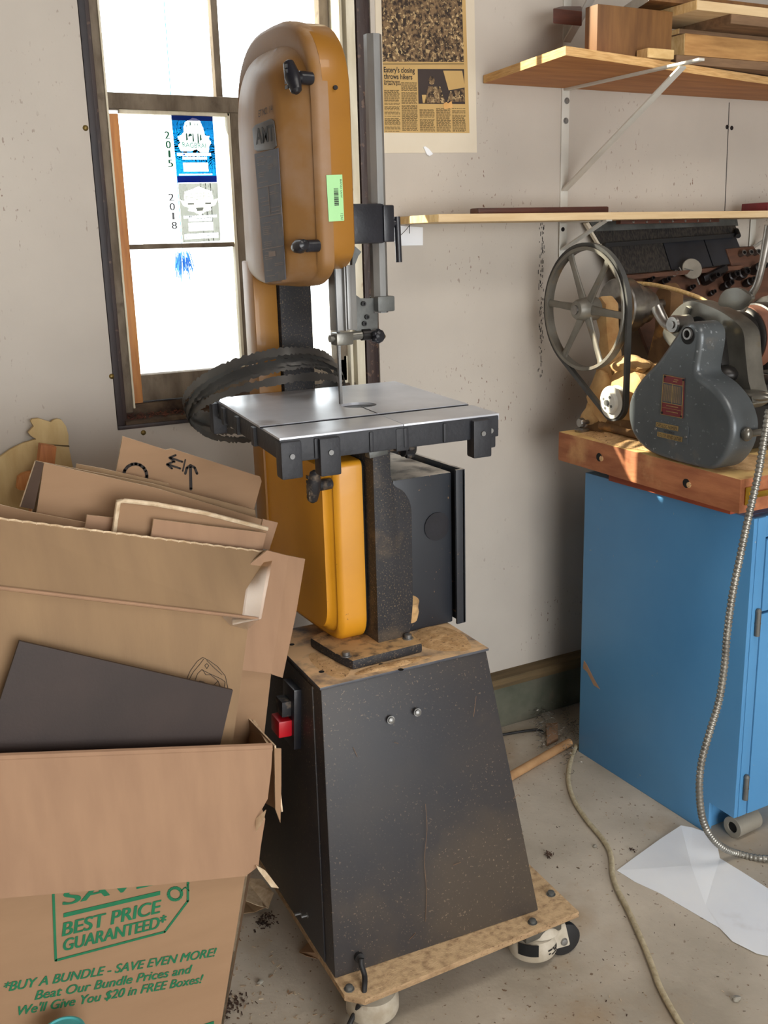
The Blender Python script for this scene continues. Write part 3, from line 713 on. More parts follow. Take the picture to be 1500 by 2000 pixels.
b = B(); b.hull([T(.5385, .252, .0003), T(.5415, .252, .0003), T(.5415, .42, .0003), T(.5385, .42, .0003)], [T(.5385, .252, .0008), T(.5415, .252, .0008), T(.5415, .42, .0008), T(.5385, .42, .0008)]); obj('blade_slot', b, 'dark_hole', table)
b = B()
plate_piece(b, .004, .996, .21, .26, -.034, -.024, 0); plate_piece(b, .0, 1.0, .2495, .2525, -.03, -.0012, 0)  # dark strip over the slot's far wall puts its shade into colour
plate_piece(b, -.002, .996, -.004, .03, -.042, -.003, .003); plate_piece(b, .955, .998, 0, 1, -.036, -.003, .003); plate_piece(b, -.002, .035, 0, 1, -.038, -.003, .003); plate_piece(b, 0, 1, .965, 1.0, -.036, -.003, .003)
for u in (.14, .38, .535, .72): plate_piece(b, u, u+.018, -.012, .03, -.040, -.006, .002)
plate_piece(b, .5, .56, -.008, .03, -.046, -.006, .003)
for v in (.3, .55, .78): plate_piece(b, -.016, .03, v, v+.04, -.040, -.006, .002)
for v in (.2, .45, .7): plate_piece(b, .03, .96, v, v+.03, -.030, -.010, 0)
obj('table_rim', b, 'table_side', table, sharp=30)
for u0, u1, v0, v1, z0 in ((-.004, .085, -.02, .05, -.068), (.155, .245, -.03, .04, -.070), (.855, .945, -.03, .03, -.074), (.93, .985, .0, .06, -.062), (-.03, .04, .93, 1.0, -.070)):
    b = B(); plate_piece(b, u0, u1, v0, v1, z0, -.006, .004); lg = obj('table_lug', b, 'table_side', table)
    c = T((u0+u1)/2, v0-.002, -.03); bb = B(); bb.cyl(c, c+V((0, -.002, 0)), .0045, 12); obj('bolt', bb, 'zinc', lg)
b = B(); b.box(.80, .935, -.66, -.50, 1.07, 1.11, .008); b.box(.84, .90, -.69, -.47, 1.085, 1.128, .008); obj('trunnion', b, 'iron_dark', saw)
b = B(); c = PY(735, 884, -.72); b.bar(c+V((-.02, 0, 0)), c+V((.02, 0, .004)), .02, .016, bev=.003); obj('trunnion_clamp', b, 'grey_cast', saw)
b = B(); c = PY(795, 872, -.62)
b.cyl((.92, -.62, c.z), (c.x-.018, -.62, c.z), .006, 12)
for k in range(6):
    a = k*math.pi/3; b.lathe([(0, -.008), (.006, -.008), (.008, 0), (.006, .008), (0, .008)], c+V((0, .018*math.cos(a), .018*math.sin(a))), (1, 0, 0), 12)
b.cyl(c-V((.012, 0, 0)), c+V((.012, 0, 0)), .019, 20); obj('table_knob', b, 'dusty_plastic', saw)

# guide post, clamp and guides
PO = V((.9565, -.60, 0))
b = B(); r = .0165
b.hull([PO+V((r*math.cos(a), r*math.sin(a), 1.318)) for a in [math.pi/8+k*math.pi/4 for k in range(8)]], [PO+V((r*math.cos(a), r*math.sin(a), 1.815)) for a in [math.pi/8+k*math.pi/4 for k in range(8)]])
obj('guide_post', b, 'zinc', saw, sharp=20)
b = B(); b.box(.872, .957, -.628, -.57, 1.448, 1.52, .005); b.box(.953, .976, -.632, -.565, 1.45, 1.517, .003); cb = obj('post_clamp', b, 'black_plastic', saw)
b = B(); c = V((.978, -.62, 1.484)); b.cyl(c+V((-.004, 0, 0)), c+V((.012, 0, 0)), .008, 14); b.tube([c+V((.008, -.004, .012)), c+V((.009, -.004, -.03)), c+V((.009, -.006, -.072))], .006, 12, 6); obj('clamp_lever', b, 'black_plastic', cb)
b = B(); c = V((.884, -.64, 1.545)); b.tube([(.876, -.61, 1.545), (.888, -.62, 1.545)], .011, 16); b.ring((.884, -.60, 1.545), (0, -1, 0), .006, .013, .02, 20); obj('tension_knob', b, 'black_plastic', saw)
b = B(); b.ext([PY(x, y, -.585) for x, y in ((687, 534), (700, 500), (706, 492), (690, 478))], (0, .01, 0)); obj('tension_bracket', b, 'grey_cast', saw)
# sheet-metal blade guard
def vert(px, y0, y1, Y):
    p = PY(px, (y0+y1)/2, Y); return p.x, PY(px, y1, Y).z, PY(px, y0, Y).z
x0, _, _ = vert(644, 540, 645, -.615); x1, z0, z1 = vert(690, 530, 646, -.615)
b = B(); b.box(.853, .897, -.618, -.6155, 1.29, 1.41, .0005); b.box(.853, .8555, -.618, -.59, 1.29, 1.41, .0005); b.box(.868, .8715, -.628, -.615, 1.29, 1.41, .001); b.box(.874, .884, -.626, -.615, 1.292, 1.41, .001)
obj('blade_guard', b, 'zinc', saw)
b = B()
P_ = [PY(x, y, -.604) for x, y in ((688, 538), (690, 560), (694, 575), (705, 583), (735, 582), (738, 610), (738, 644), (712, 648), (700, 648), (690, 644))]
b.ext(P_, (0, .006, 0), .001)
br = obj('guide_bracket', b, 'grey_cast', saw)
for px, py in ((709, 593), (711, 632), (716, 619)):
    c = PY(px, py, -.605); b = B(); b.lathe([(.0025, 0), (.0048, 0), (.0048, .004), (.0025, .004), (.0022, .001), (0, .001)], c, (0, -1, 0), 14); obj('screw', b, 'ink_black', br)
b = B()
a0 = PY(736, 579, -.612); a1 = PY(767, 607, -.612)
b.box(a0.x-.003, a1.x, -.622, -.585, a1.z, a0.z, .003); sb = obj('guide_block', b, 'grey_cast', saw)
b = B(); c = V((a1.x, -.60, (a0.z+a1.z)/2)); b.lathe([(0, 0), (.006, 0), (.006, .005), (.004, .007), (0, .007)], c, (1, 0, 0), 14); obj('screw', b, 'ink_black', sb)
b = B()
c0 = PY(650, 661, -.60); c1 = PY(683, 661, -.60)
b.box(c0.x, c1.x, -.618, -.588, c0.z-.013, c0.z+.011, .004)
b.cyl(V((c0.x-.008, -.603, c0.z)), V((c0.x+.004, -.603, c0.z)), .007, 14); b.cyl(V((c1.x-.002, -.603, c0.z+.002)), V((c1.x+.026, -.603, c0.z+.003)), .0085, 14)
gd = obj('blade_guide', b, 'iron_grey', saw)
b = B(); c = V((c1.x+.024, -.603, c0.z+.003)); b.cyl(c, c+V((.018, 0, 0)), .011, 16); obj('guide_arm', b, 'iron_dark', gd)
b = B(); c = PY(733, 656, -.61)
b.lathe([(0, -.012), (.008, -.012), (.009, .0), (.012, .004), (.012, .014), (.008, .018), (0, .018)], c, (.35, -1, 0), 18)
for k in range(5):
    a = k*2*math.pi/5; e = V((1, .35, 0)).normalized()
    b.blob(c+e*(.0095*math.cos(a))+V((0, -.008, .0095*math.sin(a))), .0055, .008, .0055, 0, k, 2)
obj('thumb_knob', b, 'black_plastic', gd)
# blade with its teeth
b = B(); bx, by = .8655, -.601
pts = []; z = .99
b.box(bx-.0005, bx+.0005, by, by+.0095, .98, 1.40)
z = 1.06
while z < 1.30:
    b.ext([(bx-.0004, by, z), (bx-.0004, by-.0016, z+.001), (bx-.0004, by, z+.0035)], (.0008, 0, 0)); z += .004
b.box(bx-.0025, bx+.0025, by-.0008, by+.006, 1.06, 1.29)
obj('blade', b, 'zinc', saw)
b = B(); q = curve([PZ(706, 1872, .14), PZ(706, 1884, .13), PZ(712, 1905, .115), PZ(712, 1925, .1075), PZ(710, 1945, .09), PZ(702, 1962, .06), PZ(690, 1985, .03), PZ(668, 2020, .008), PZ(600, 2075, .007)], 8)
b.tube(q, .0052, 10)
b.cyl(PP(700, 1868, BOT[0], FN), PP(700, 1868, BOT[0], FN)+FN*.008, .0095, 14)
obj('power_cord', b, 'rubber', saw)

# ------------------------------------------------------------------ dolly under the saw
dolly = thing('dolly', 'dusty plywood dolly on casters under the black band saw stand', 'dolly', (.92, -.65, 0))
b = B(); b.hull([V(p) for p in ((.672, -.915, .0865), (.70, -.945, .0865), (1.201, -.945, .0865), (1.235, -.40, .0865), (.70, -.38, .0865))], [V(p) for p in ((.672, -.915, .0995), (.70, -.945, .0995), (1.201, -.945, .0995), (1.235, -.40, .0995), (.70, -.38, .0995))], .002)
obj('platform', b, 'plywood', dolly)
for px, py in ((682, 1932), (1040, 1802), (1076, 1747)):
    c = PZ(px, py, .0995); b = B(); b.lathe([(.010, 0), (.010, .0015), (.0072, .0015), (.0072, .007), (.004, .0085), (0, .0088)], c, (0, 0, 1), 12); obj('bolt', b, 'grey_cast', dolly)
def caster(c, ang, lab):
    x, y = c; a = V((math.cos(ang), math.sin(ang), 0)); s = V((-a.y, a.x, 0)); o = V((x, y, 0))
    b = B()
    b.lathe([(.040, .018), (.049, .018), (.0515, .024), (.0515, .045), (.047, .060), (.03, .066), (.02, .066), (.02, .06), (.040, .056), (.046, .045), (.046, .024), (.040, .018)], o, (0, 0, 1), 36)
    b.lathe([(.0, .064), (.045, .064), (.047, .066), (.04, .08), (.036, .086), (0, .086)], o+a*.012, (0, 0, 1), 32)
    b.hull([o+s*.036+a*.02+V((0, 0, .026)), o+s*.036+a*.072+V((0, 0, .026)), o-s*.036+a*.072+V((0, 0, .026)), o-s*.036+a*.02+V((0, 0, .026))],
           [o+s*.036+a*.0+V((0, 0, .08)), o+s*.030+a*.062+V((0, 0, .08)), o-s*.030+a*.062+V((0, 0, .08)), o-s*.036+a*.0+V((0, 0, .08))], .006)
    h = obj('caster_housing', b, 'caster_white', dolly)
    b = B(); b.box(x-.045, x+.045, y-.04, y+.04, .068, .0865, .003); obj('caster_plate', b, 'iron_grey', h)
    for d in (.020, -.020):
        b = B(); k = o+a*.062+s*d+V((0, 0, .036)); b.lathe([(0, -.009), (.03, -.009), (.036, -.006), (.036, .006), (.03, .009), (0, .009)], k, s, 28); obj('caster_wheel', b, 'rubber', h)
    b = B(); k = o+a*.055+s*(-.037)+V((0, 0, .04)); b.lathe([(0, -.004), (.009, -.004), (.007, .002), (0, .004)], k, -s, 14); obj('axle_bolt', b, 'zinc', h)
    return h, o
h, o = caster((1.115, -.90), -.15, 0)
def arc(o, r, a0, a1, z0, z1, n=8): 
    lo_ = [o+V((r*math.cos(a0+(a1-a0)*k/n), r*math.sin(a0+(a1-a0)*k/n), z0)) for k in range(n+1)]
    hi_ = [p+V((0, 0, z1-z0)) for p in lo_]; return lo_, hi_
b = B(); l_, h_ = arc(o, .0522, math.radians(200), math.radians(248), .034, .062)
for k in range(8): b.quad(l_[k], l_[k+1], h_[k+1], h_[k])
obj('opening', b, 'dark_hole', h)
b = B()
for k, (a0, a1, z0, z1) in enumerate(((272, 284, .040, .044), (286, 292, .040, .045), (294, 306, .042, .045), (292, 308, .034, .040), (274, 280, .032, .035), (284, 308, .028, .031))):
    l_, h_ = arc(o, .0522, math.radians(a0), math.radians(a1), z0, z1, 4)
    for q in range(4): b.quad(l_[q], l_[q+1], h_[q+1], h_[q])
obj('caster_print', b, 'ink_black', h)
caster((.745, -.885), 1.3, 0); caster((1.13, -.46), .4, 0)
# coil of spare blades slung round the spine
coil = thing('spare_blade_coil', 'coil of spare band saw blades slung round the saw spine behind the table', 'saw blade', (.80, -.33, 1.15))
random.seed(11)
CC = V((.818, -.318, 1.137)); aa = math.radians(30)
for k in range(7):
    R = .168+random.uniform(-.008, .008); c0 = CC+V((random.uniform(-.008, .008), random.uniform(-.008, .008), random.uniform(-.02, .02))); at = aa+random.uniform(-.2, .16); rl = random.uniform(-.06, .06)
    u = V((math.cos(rl), 0, math.sin(rl))); v = V((0, -math.cos(at), math.sin(at))); w = u.cross(v).normalized()
    if w.z < 0: w = -w
    t = bmesh.new(); n = 240; rr = []
    for i in range(n):
        a = 2*math.pi*i/n; d = u*math.cos(a)+v*math.sin(a); p = c0+d*(R*(1+.03*math.sin(2*a+k)))
        hw = random.choice((.006, .0085, .0095)); tooth = .0008 if i % 2 else 0
        rr.append([t.verts.new(p+w*hw), t.verts.new(p-w*(hw+tooth))])
    for i in range(n): t.faces.new((rr[i][0], rr[(i+1) % n][0], rr[(i+1) % n][1], rr[i][1]))
    bmesh.ops.solidify(t, geom=t.faces[:], thickness=.0009)
    b = B(); b._join(t); obj('blade_loop', b, 'blade_steel', coil)

# ================================================================== CARDBOARD
def card(b, pts, th=.0045, d=(0, 1, 0)):
    """corrugated sheet: faces use material 0, the cut edge material 1"""
    t = bmesh.new(); d = V(d)*th; A = [t.verts.new(V(p)) for p in pts]; C = [t.verts.new(V(p)+d) for p in pts]; n = len(A)
    t.faces.new(A[::-1]); t.faces.new(C)
    for i in range(n): t.faces.new((A[i], A[(i+1) % n], C[(i+1) % n], C[i])).material_index = 1
    bmesh.ops.recalc_face_normals(t, faces=t.faces)
    me = bpy.data.meshes.new('t'); t.to_mesh(me); t.free(); b.bm.from_mesh(me); bpy.data.meshes.remove(me)
CB, CT, CPL = ['cardboard', 'cardboard_edge'], ['cardboard_tan', 'cardboard_edge'], ['cardboard_pale', 'cardboard_edge']
DN = V((-.23, 0, -.97))
YB = -.82
TR, TL = PY(533, 1463, YB), PY(0, 1482, YB); TL = TL+(TL-TR)*.3
BR = PY(426, 2022, YB); BR.z = .004
BL = V((-.06, YB, .004))
DY = V((.05, .40, 0))
box = thing('moving_box', 'big open cardboard moving box with green printing leaning beside the saw stand', 'box', (.2, -.62, 0))
b = B()
MR = PY(483, 1712, YB); ML = TL*.52+BL*.48
card(b, [TL, TR, MR, BR, BL, ML]); obj('front_panel', b, CB, box)
b = B(); card(b, [TR, TR+DY, BR+DY, BR, MR], .0045, (-1, 0, 0)); obj('side_panel', b, CB, box)
b = B(); card(b, [TL, TL+DY, BL+DY, BL], .0045, (1, 0, 0)); obj('side_panel', b, CB, box)
b = B(); card(b, [TL+DY, TR+DY, BR+DY, BL+DY]); obj('back_panel', b, CB, box)
b = B(); card(b, [BL, BR, BR+DY, BL+DY], .004, (0, 0, 1)); obj('bottom_panel', b, CB, box)
# flap folded over the front
YF = -.832
b = B()
tr, tl = PY(532, 1461, YF), PY(-160, 1489, YF)
fl = [PY(x, y, YF) for x, y in ((480, 1711), (505, 1692), (509, 1655), (518, 1600), (512, 1580), (523, 1560), (530, 1500))]
card(b, [tl, tr]+fl[::-1]+[PY(300, 1729, YF), PY(0, 1755, YF), PY(-180, 1772, YF)], .004)
bm_edge = obj('front_flap', b, CPL, box)
b = B(); b.tube([tl+V((0, .006, 0)), tr+V((0, .006, 0))], .007, 8); obj('fold', b, 'cardboard_pale', box)
b = B(); card(b, [TR+V((.003, .0, 0)), TR+V((.016, .0, -.004)), TR+V((.012, .0, -.075)), TR+V((.006, .0, -.15)), TR+V((-.002, .0, -.12))], .003, (0, 1, 0)); card(b, [TR+V((.004, .002, .004)), TR+V((.004, .14, .004)), TR+V((.010, .14, -.17)), TR+V((.010, .002, -.13))], .003, (1, 0, 0)); obj('side_flap', b, CB, box)
b = B()
def curl(pts, seed):
    p = [PY(x, y, yy) for x, y, yy in pts]; b.ext(p, (0, .0015, 0))
curl(((500, 1690, -.836), (518, 1700, -.84), (545, 1735, -.838), (530, 1733, -.845), (505, 1700, -.85)), 1); obj('torn_flap_shred', b, 'cardboard_edge', box); b = B(); curl(((500, 1600, -.834), (520, 1582, -.85), (515, 1602, -.852), (500, 1625, -.845)), 2)
obj('torn_flap_shred', b, 'cardboard_edge', box)
# printed text on the lower front
YT = YB-.0012
KX, KZ = .235, .97
def ptext(b, st, p0, p1, h, shear=0., bold=.01):
    o = PY(*p0, YT); e = PY(*p1, YT); b.text(st, o, e-o, V((KX*h*.9, 0, KZ*h)), shear=shear, bold=bold)
b = B(); ptext(b, 'SAVE!', (123, 1769), (317, 1725), .028, 0, .06); obj('printing', b, 'green_ink', box)
b = B(); ptext(b, 'BEST PRICE', (122, 1829), (311, 1783), .0265, 0, .05); obj('printing', b, 'green_ink', box)
b = B(); ptext(b, 'GUARANTEED*', (123, 1858), (322, 1810), .0235, 0, .05); obj('printing', b, 'green_ink', box)
b = B(); ptext(b, '*BUY A BUNDLE - SAVE EVEN MORE!', (4, 1938), (418, 1868), .0175, .2, .04); obj('printing', b, 'green_ink', box)
b = B(); ptext(b, 'Beat Our Bundle Prices and', (68, 1953), (370, 1901), .0175, .2, .04); obj('printing', b, 'green_ink', box)
b = B(); ptext(b, "We'll Give You $20 in FREE Boxes!", (30, 1984), (392, 1920), .0175, .2, .04); obj('printing', b, 'green_ink', box)
b = B()
def pline(pts, w):
    P = [PY(x, y, YT) for x, y in pts]
    for i in range(len(P)-1): b.bar(P[i], P[i+1], w, .0004, up=(0, 1, 0))
    for p in P[1:-1]: b.cyl(p+V((0, -.0002, 0)), p+V((0, .0002, 0)), w/2, 8)
pline(((124, 1788), (313, 1744)), .0075)
obj('printed_rule', b, 'green_ink', box); b = B()
pline(((104, 1740), (109, 1876), (322, 1820), (367, 1760), (367, 1722)), .0042)
obj('printed_price_tag', b, 'green_ink', box); b = B()
P = [PY(342+13*math.cos(a), 1746+12*math.sin(a), YT) for a in [k*2*math.pi/16 for k in range(17)]]
for i in range(16): b.bar(P[i], P[i+1], .0055, .0004, up=(0, 1, 0))
obj('printed_eyelet', b, 'green_ink', box); b = B()
pline(((354, 1740), (362, 1733), (369, 1740), (366, 1728), (370, 1724)), .002)
obj('printed_string', b, 'green_ink', box); b = B()
pline(((396, 2004), (418, 1997)), .006)
obj('printed_rule', b, 'green_ink', box)

# things standing in the box
def sheet(name, pts, Y, mats, label, cat='cardboard', th=.0045, base=None, group='cardboard sheets in the moving box'):
    b = B(); P = [PY(x, y, Y) for x, y in pts]; card(b, P, th)
    o = obj(name, b, mats, base=base or P[-1])
    return tag(o, label, cat, group)
def dn(p, y, Y, L): q = PY(p, y, Y)+DN*L; v = q-CAM; z = v.dot(FW); return (750+FPX*v.dot(RT)/z, 1000-FPX*v.dot(UP)/z)
Y1 = -.79
sheet('brown_board', [(38, 1252), (455, 1348), (427, 1468), dn(427, 1468, Y1, .36), dn(-40, 1490, Y1, .4), (-40, 1490)], Y1, ['brown_board', 'brown_board'], 'dark brown panel board standing frontmost in the moving box', 'board', .006, group=None)
# the carton with a line drawing: front panel, folded flap, side panel
crt = thing('flattened_carton', 'tall flattened carton with tape and a line drawing behind the dark brown board', 'carton', (.35, -.70, .1), 'cardboard sheets in the moving box')
Yc = -.755
FLD = [PY(-40, 1142, Yc), PY(503, 1207, Yc)]
b = B(); card(b, [FLD[0], FLD[1], PY(486, 1215, Yc), PY(453, 1463, Yc), PY(*dn(453, 1463, Yc, .36), Yc), PY(*dn(-40, 1490, Yc, .4), Yc)]); obj('front_panel', b, CT, crt)
tp = [PY(-40, 1010, -.685), PY(527, 1081, -.685)]
b = B(); card(b, [FLD[0]+V((0, -.004, -.004)), tp[0], tp[1], FLD[1]+V((0, -.004, -.004))], .006); flp = obj('top_flap', b, CT, crt)
b = B()
for k in range(46):
    p = tp[0]*(1-k/46)+tp[1]*(k/46); q = tp[0]*(1-(k+1)/46)+tp[1]*((k+1)/46)
    z = V((0, .006 if k % 2 else 0, 0)); z2 = V((0, 0 if k % 2 else .006, 0)); b.bar(p+z+V((0, 0, .001)), q+z2+V((0, 0, .001)), .0012, .004)
obj('corrugation', b, 'cardboard_edge', flp)
b = B(); b.tube([FLD[0]+V((0, -.004, 0)), FLD[1]+V((0, -.004, 0))], .0032, 8); obj('fold', b, 'cardboard_pale', flp)
Ys = -.70
b = B(); card(b, [PY(x, y, Ys) for x, y in ((522, 1075), (564, 1086), (530, 1316), (468, 1308), (490, 1100))]); obj('side_panel', b, CPL, crt)
b = B(); card(b, [PY(x, y, Y) for x, y, Y in ((562, 1085, Ys), (596, 1092, Ys+.012), (578, 1200, Ys+.012), (552, 1324, Ys+.012), (530, 1317, Ys))]); obj('side_flap', b, CPL, crt)
b = B(); card(b, [PY(x, y, Ys+.008) for x, y in ((440, 1300), (530, 1312), (514, 1452), dn(512, 1455, Ys, .25), dn(440, 1470, Ys, .25))]); obj('back_panel', b, CB, crt)
b = B(); b.ext([PY(x, y, -.762) for x, y in ((430, 1200), (505, 1209), (492, 1222), (484, 1230), (450, 1222))], (0, .0008, 0)); b.ext([tp[1]*(1-t)+FLD[1]*t+V((dx, -.008, 0)) for t, dx in ((.1, -.012), (0, .004), (1, .004), (1, -.05), (.85, -.055), (.6, -.045))], (0, .0008, 0)); obj('tape', b, 'tape_film', crt)
b = B()
def dr(pts, w=.0009, Yd=Yc-.0008):
    P = [PY(x, y, Yd) for x, y in pts]
    for i in range(len(P)-1): b.bar(P[i], P[i+1], w, .0003, up=(0, 1, 0))
dr(((364, 1328), (372, 1310), (385, 1292), (396, 1284), (408, 1290), (425, 1302), (440, 1320), (444, 1338), (446, 1348)))
dr(((368, 1330), (378, 1312), (390, 1298), (398, 1287))); dr(((380, 1332), (386, 1316), (394, 1308), (410, 1316), (432, 1326), (440, 1332), (438, 1344)))
dr(((400, 1300), (404, 1296), (408, 1300), (404, 1306), (400, 1300))); dr(((396, 1308), (402, 1318), (412, 1318), (426, 1330))); dr(((410, 1340), (418, 1338), (426, 1330), (430, 1340))); dr(((404, 1290), (418, 1304), (434, 1318)))
dr(((384, 1336), (390, 1330), (398, 1332), (404, 1340)))
obj('line_drawing', b, 'black_ink', crt)
# further back
Y = -.665
sheet('cardboard_sheet', [(300, 1014), (520, 1041), (512, 1075), dn(505, 1090, Y, .5), dn(292, 1090, Y, .5)], Y, CPL, 'small pale cardboard piece with a white left edge tucked before the taped carton')
Y = -.645
cb2 = thing('taped_carton', 'carton with white tape along its top edge behind the small pale piece', 'carton', PY(350, 1060, Y)+V((0, 0, -.4)), 'cardboard sheets in the moving box')
P = [PY(x, y, Y) for x, y in ((232, 981), (243, 979), (300, 985), (400, 1003), (522, 1034), (512, 1080), dn(505, 1090, Y, .45), dn(214, 1060, Y, .45))]
b = B(); card(b, P, .02); obj('panel', b, CB, cb2)
b = B(); q = [P[7]*.12+P[0]*.88, P[0]+V((-.001, -.001, 0)), P[1]+V((0, -.001, .001)), P[2]+V((0, -.001, .001)), P[3]+V((0, -.001, .001)), P[4]+V((0, -.001, .001))]
b.tube(q, .0042, 8); obj('tape', b, 'cardboard_edge', cb2)
Y = -.60
sheet('cardboard_strip', [(-40, 976), (60, 1000), (220, 1031), (216, 1060), dn(200, 1080, Y, .5), dn(-40, 1060, Y, .5)], Y, CB, 'long brown cardboard strip at the left edge behind the taller carton flap')
Y = -.625
sheet('cardboard_sheet', [(170, 1006), (226, 1012), (224, 1050), dn(215, 1070, Y, .45), dn(160, 1060, Y, .45)], Y, CPL, 'small torn pale cardboard end left of the white taped carton')
lng = thing('long_carton', 'long folded carton with a dark end, its top edge sloping down to the right', 'carton', (.45, -.55, .45), 'cardboard sheets in the moving box')
Y = -.565
P = [PY(x, y, Y) for x, y in ((86, 904), (300, 952), (516, 1016), (500, 1075), dn(500, 1080, Y, .5), dn(62, 1000, Y, .5))]
b = B(); card(b, P); obj('front_panel', b, CB, lng)
b = B(); card(b, [PY(x, y, Yy) for x, y, Yy in ((70, 900, -.535), (86, 904, Y), (66, 995, Y), (40, 990, -.535))], .004, (-.3, 1, 0)); obj('end_flap', b, ['brown_lumber_card', 'cardboard_edge'], lng)
Y = -.53
b = B(); card(b, [PY(x, y, Y) for x, y in ((70, 900), (300, 945), (498, 996), (500, 1010), dn(500, 1030, Y, .4), dn(90, 960, Y, .4))]); obj('back_panel', b, CT, lng)
b = B(); card(b, [PY(x, y, -.57) for x, y in ((514, 1014), (543, 1021), (526, 1074), (500, 1070))]); obj('side_flap', b, CPL, lng)
Y = -.50
sheet('cardboard_sheet', [(150, 906), (200, 915), (330, 945), dn(330, 960, Y, .3), dn(140, 930, Y, .3)], Y, CT, 'thin olive cardboard edge showing just above the long carton', 'cardboard')
Y = -.47
mk = thing('marked_carton', 'rear carton panel with black arrow and umbrella marks under the window', 'carton', (.55, -.47, .5), 'cardboard sheets in the moving box')
b = B(); card(b, [PY(x, y, Y) for x, y in ((240, 852), (325, 879), (335, 876), (508, 931), (511, 940), (497, 992), dn(497, 1000, Y, .42), dn(205, 950, Y, .42))]); obj('panel', b, CB, mk)
b = B()
def mark(pts, w): 
    P = [PY(x, y, Y-.0008) for x, y in pts]
    for i in range(len(P)-1): b.bar(P[i], P[i+1], w, .0004, up=(0, 1, 0))
    for p in P: b.cyl(p+V((0, -.0002, 0)), p+V((0, .0002, 0)), w/2, 8)
mark([PY(0, 0, Y) and (264+23*math.cos(a), 930-24*math.sin(a)) for a in [math.pi*(1.08-k*1.2/10) for k in range(11)]], .006)
mark(((285, 936), (283, 945)), .006)
obj('printed_arch', b, 'black_ink', mk); b = B()
mark(((333, 894), (356, 902)), .004); mark(((343, 889), (331, 894), (341, 902)), .004); mark(((328, 907), (352, 915)), .004); mark(((338, 902), (326, 907), (336, 915)), .004); mark(((362, 898), (357, 920)), .003)
obj('printed_arrows', b, 'black_ink', mk); b = B()
mark(((372, 911), (373, 955)), .006); mark(((362, 925), (365, 914), (372, 909), (380, 913), (385, 925)), .005)
obj('printed_umbrella', b, 'black_ink', mk)

# plywood cut-out leaning on the wall, with a wood block in front
Y = -.03
b = B(); pts = [(-60, 930), (-30, 908), (0, 893), (20, 878), (45, 866), (71, 858), (60, 851), (55, 845), (66, 833), (60, 823), (62, 819), (75, 817), (100, 825), (104, 821), (113, 818), (120, 820), (129, 832), (134, 850), (134, 870), (138, 890), (146, 930), (160, 1000), (120, 1080), (-60, 1080)]
P = [PY(x, y, Y) for x, y in pts]
b.hull(P, [p+V((0, .012, .0)) for p in P], .0008)
cut = obj('plywood_cutout', b, 'plywood_raw', base=P[-1]); tag(cut, 'pale plywood cut-out with pointed ears standing behind the cartons', 'plywood')
b = B(); b.hull([PY(x, y, Y-.001) for x, y in ((75, 866), (135, 870), (136, 873), (75, 868))], [PY(x, y, Y+.001) for x, y in ((75, 866), (135, 870), (136, 873), (75, 868))]); obj('pencil_line', b, 'old_wood', cut)
b = B(); P = [PY(x, y, -.11) for x, y in ((80, 868), (111, 873), (107, 910), (95, 1010), (60, 1005), (76, 905))]; b.hull(P, [p+V((0, .03, 0)) for p in P], .002)
tag(obj('wood_block', b, 'wood_block', base=P[4]), 'orange-brown wood block standing in front of the plywood cut-out', 'wood block')
b = B(); P = [PY(x, y, -.07) for x, y in ((36, 932), (44, 926), (57, 922), (70, 920), (66, 958), (40, 958), (33, 955))]; b.hull(P, [p+V((0, .02, 0)) for p in P], .002)
tag(obj('wood_scrap', b, 'orange_wood', base=P[4]), 'small curved orange wood scrap against the lower part of the plywood cut-out', 'wood scrap')
# bottle with a teal cap in front of the box
c = PZ(117, 1993, .235); c.y = min(c.y, -.90)
jar = thing('bottle', 'bottle with a teal cap in front of the moving box', 'bottle', (c.x, c.y, 0))
b = B(); b.lathe([(0, 0), (.038, 0), (.040, .004), (.040, .16), (.036, .19), (.032, .20), (.032, .212), (0, .212)], (c.x, c.y, 0), (0, 0, 1), 28); obj('body', b, 'caster_white', jar)
b = B(); b.lathe([(0, .205), (.0355, .205), (.0355, .228), (.0345, .2315), (.031, .2325), (.029, .230), (0, .230)], (c.x, c.y, 0), (0, 0, 1), 32); obj('cap', b, 'teal_plastic', jar, label='teal screw cap')

# ================================================================== WALL THINGS, RIGHT HALF
news = thing('newspaper_clipping', 'yellowed newspaper clipping mounted on white paper right of the window', 'newspaper', PY(838, 298, 0))
def wq(px, d=.001): return [PY(x, y, -d) for x, y in px]
b = B(); b.ext(wq(((731, -40), (927, -40), (926, 0), (931, 298), (748, 299), (744, 260), (734, 100)), .0004), (0, -.0012, 0)); obj('backing_paper', b, 'backing_paper', news)
NQ = [PY(744, -40, -.0018), PY(908, -40, -.0018), PY(917, 260, -.0018), PY(750, 259, -.0018)]
nq = lambda u, v, d=.0004: (NQ[0]*(1-u)+NQ[1]*u)*(1-v)+(NQ[3]*(1-u)+NQ[2]*u)*v-V((0, d, 0))
b = B(); b.ext(NQ, (0, -.0003, 0)); obj('newsprint', b, 'newsprint', news)
def rect(b, u0, u1, v0, v1, d=.0005): b.ext([nq(u0, v0, d), nq(u1, v0, d), nq(u1, v1, d), nq(u0, v1, d)], (0, -.0002, 0))
b = B(); rect(b, 0, .955, 0, .528); obj('crowd_photo', b, 'news_photo', news)
b = B(); rect(b, .40, .955, .575, .805); ph = obj('portrait_photo', b, 'brown_board', news)
b = B(); b.ext([nq(.70, .585, .0009), nq(.93, .585, .0009), nq(.96, .695, .0009), nq(.76, .715, .0009)], (0, -.0002, 0)); obj('paper_note', b, 'newsprint', ph); b = B(); b.ext([nq(.44, .745, .0009), nq(.49, .745, .0009), nq(.50, .80, .0009), nq(.45, .80, .0009)], (0, -.0002, 0)); obj('placard', b, 'newsprint', ph)
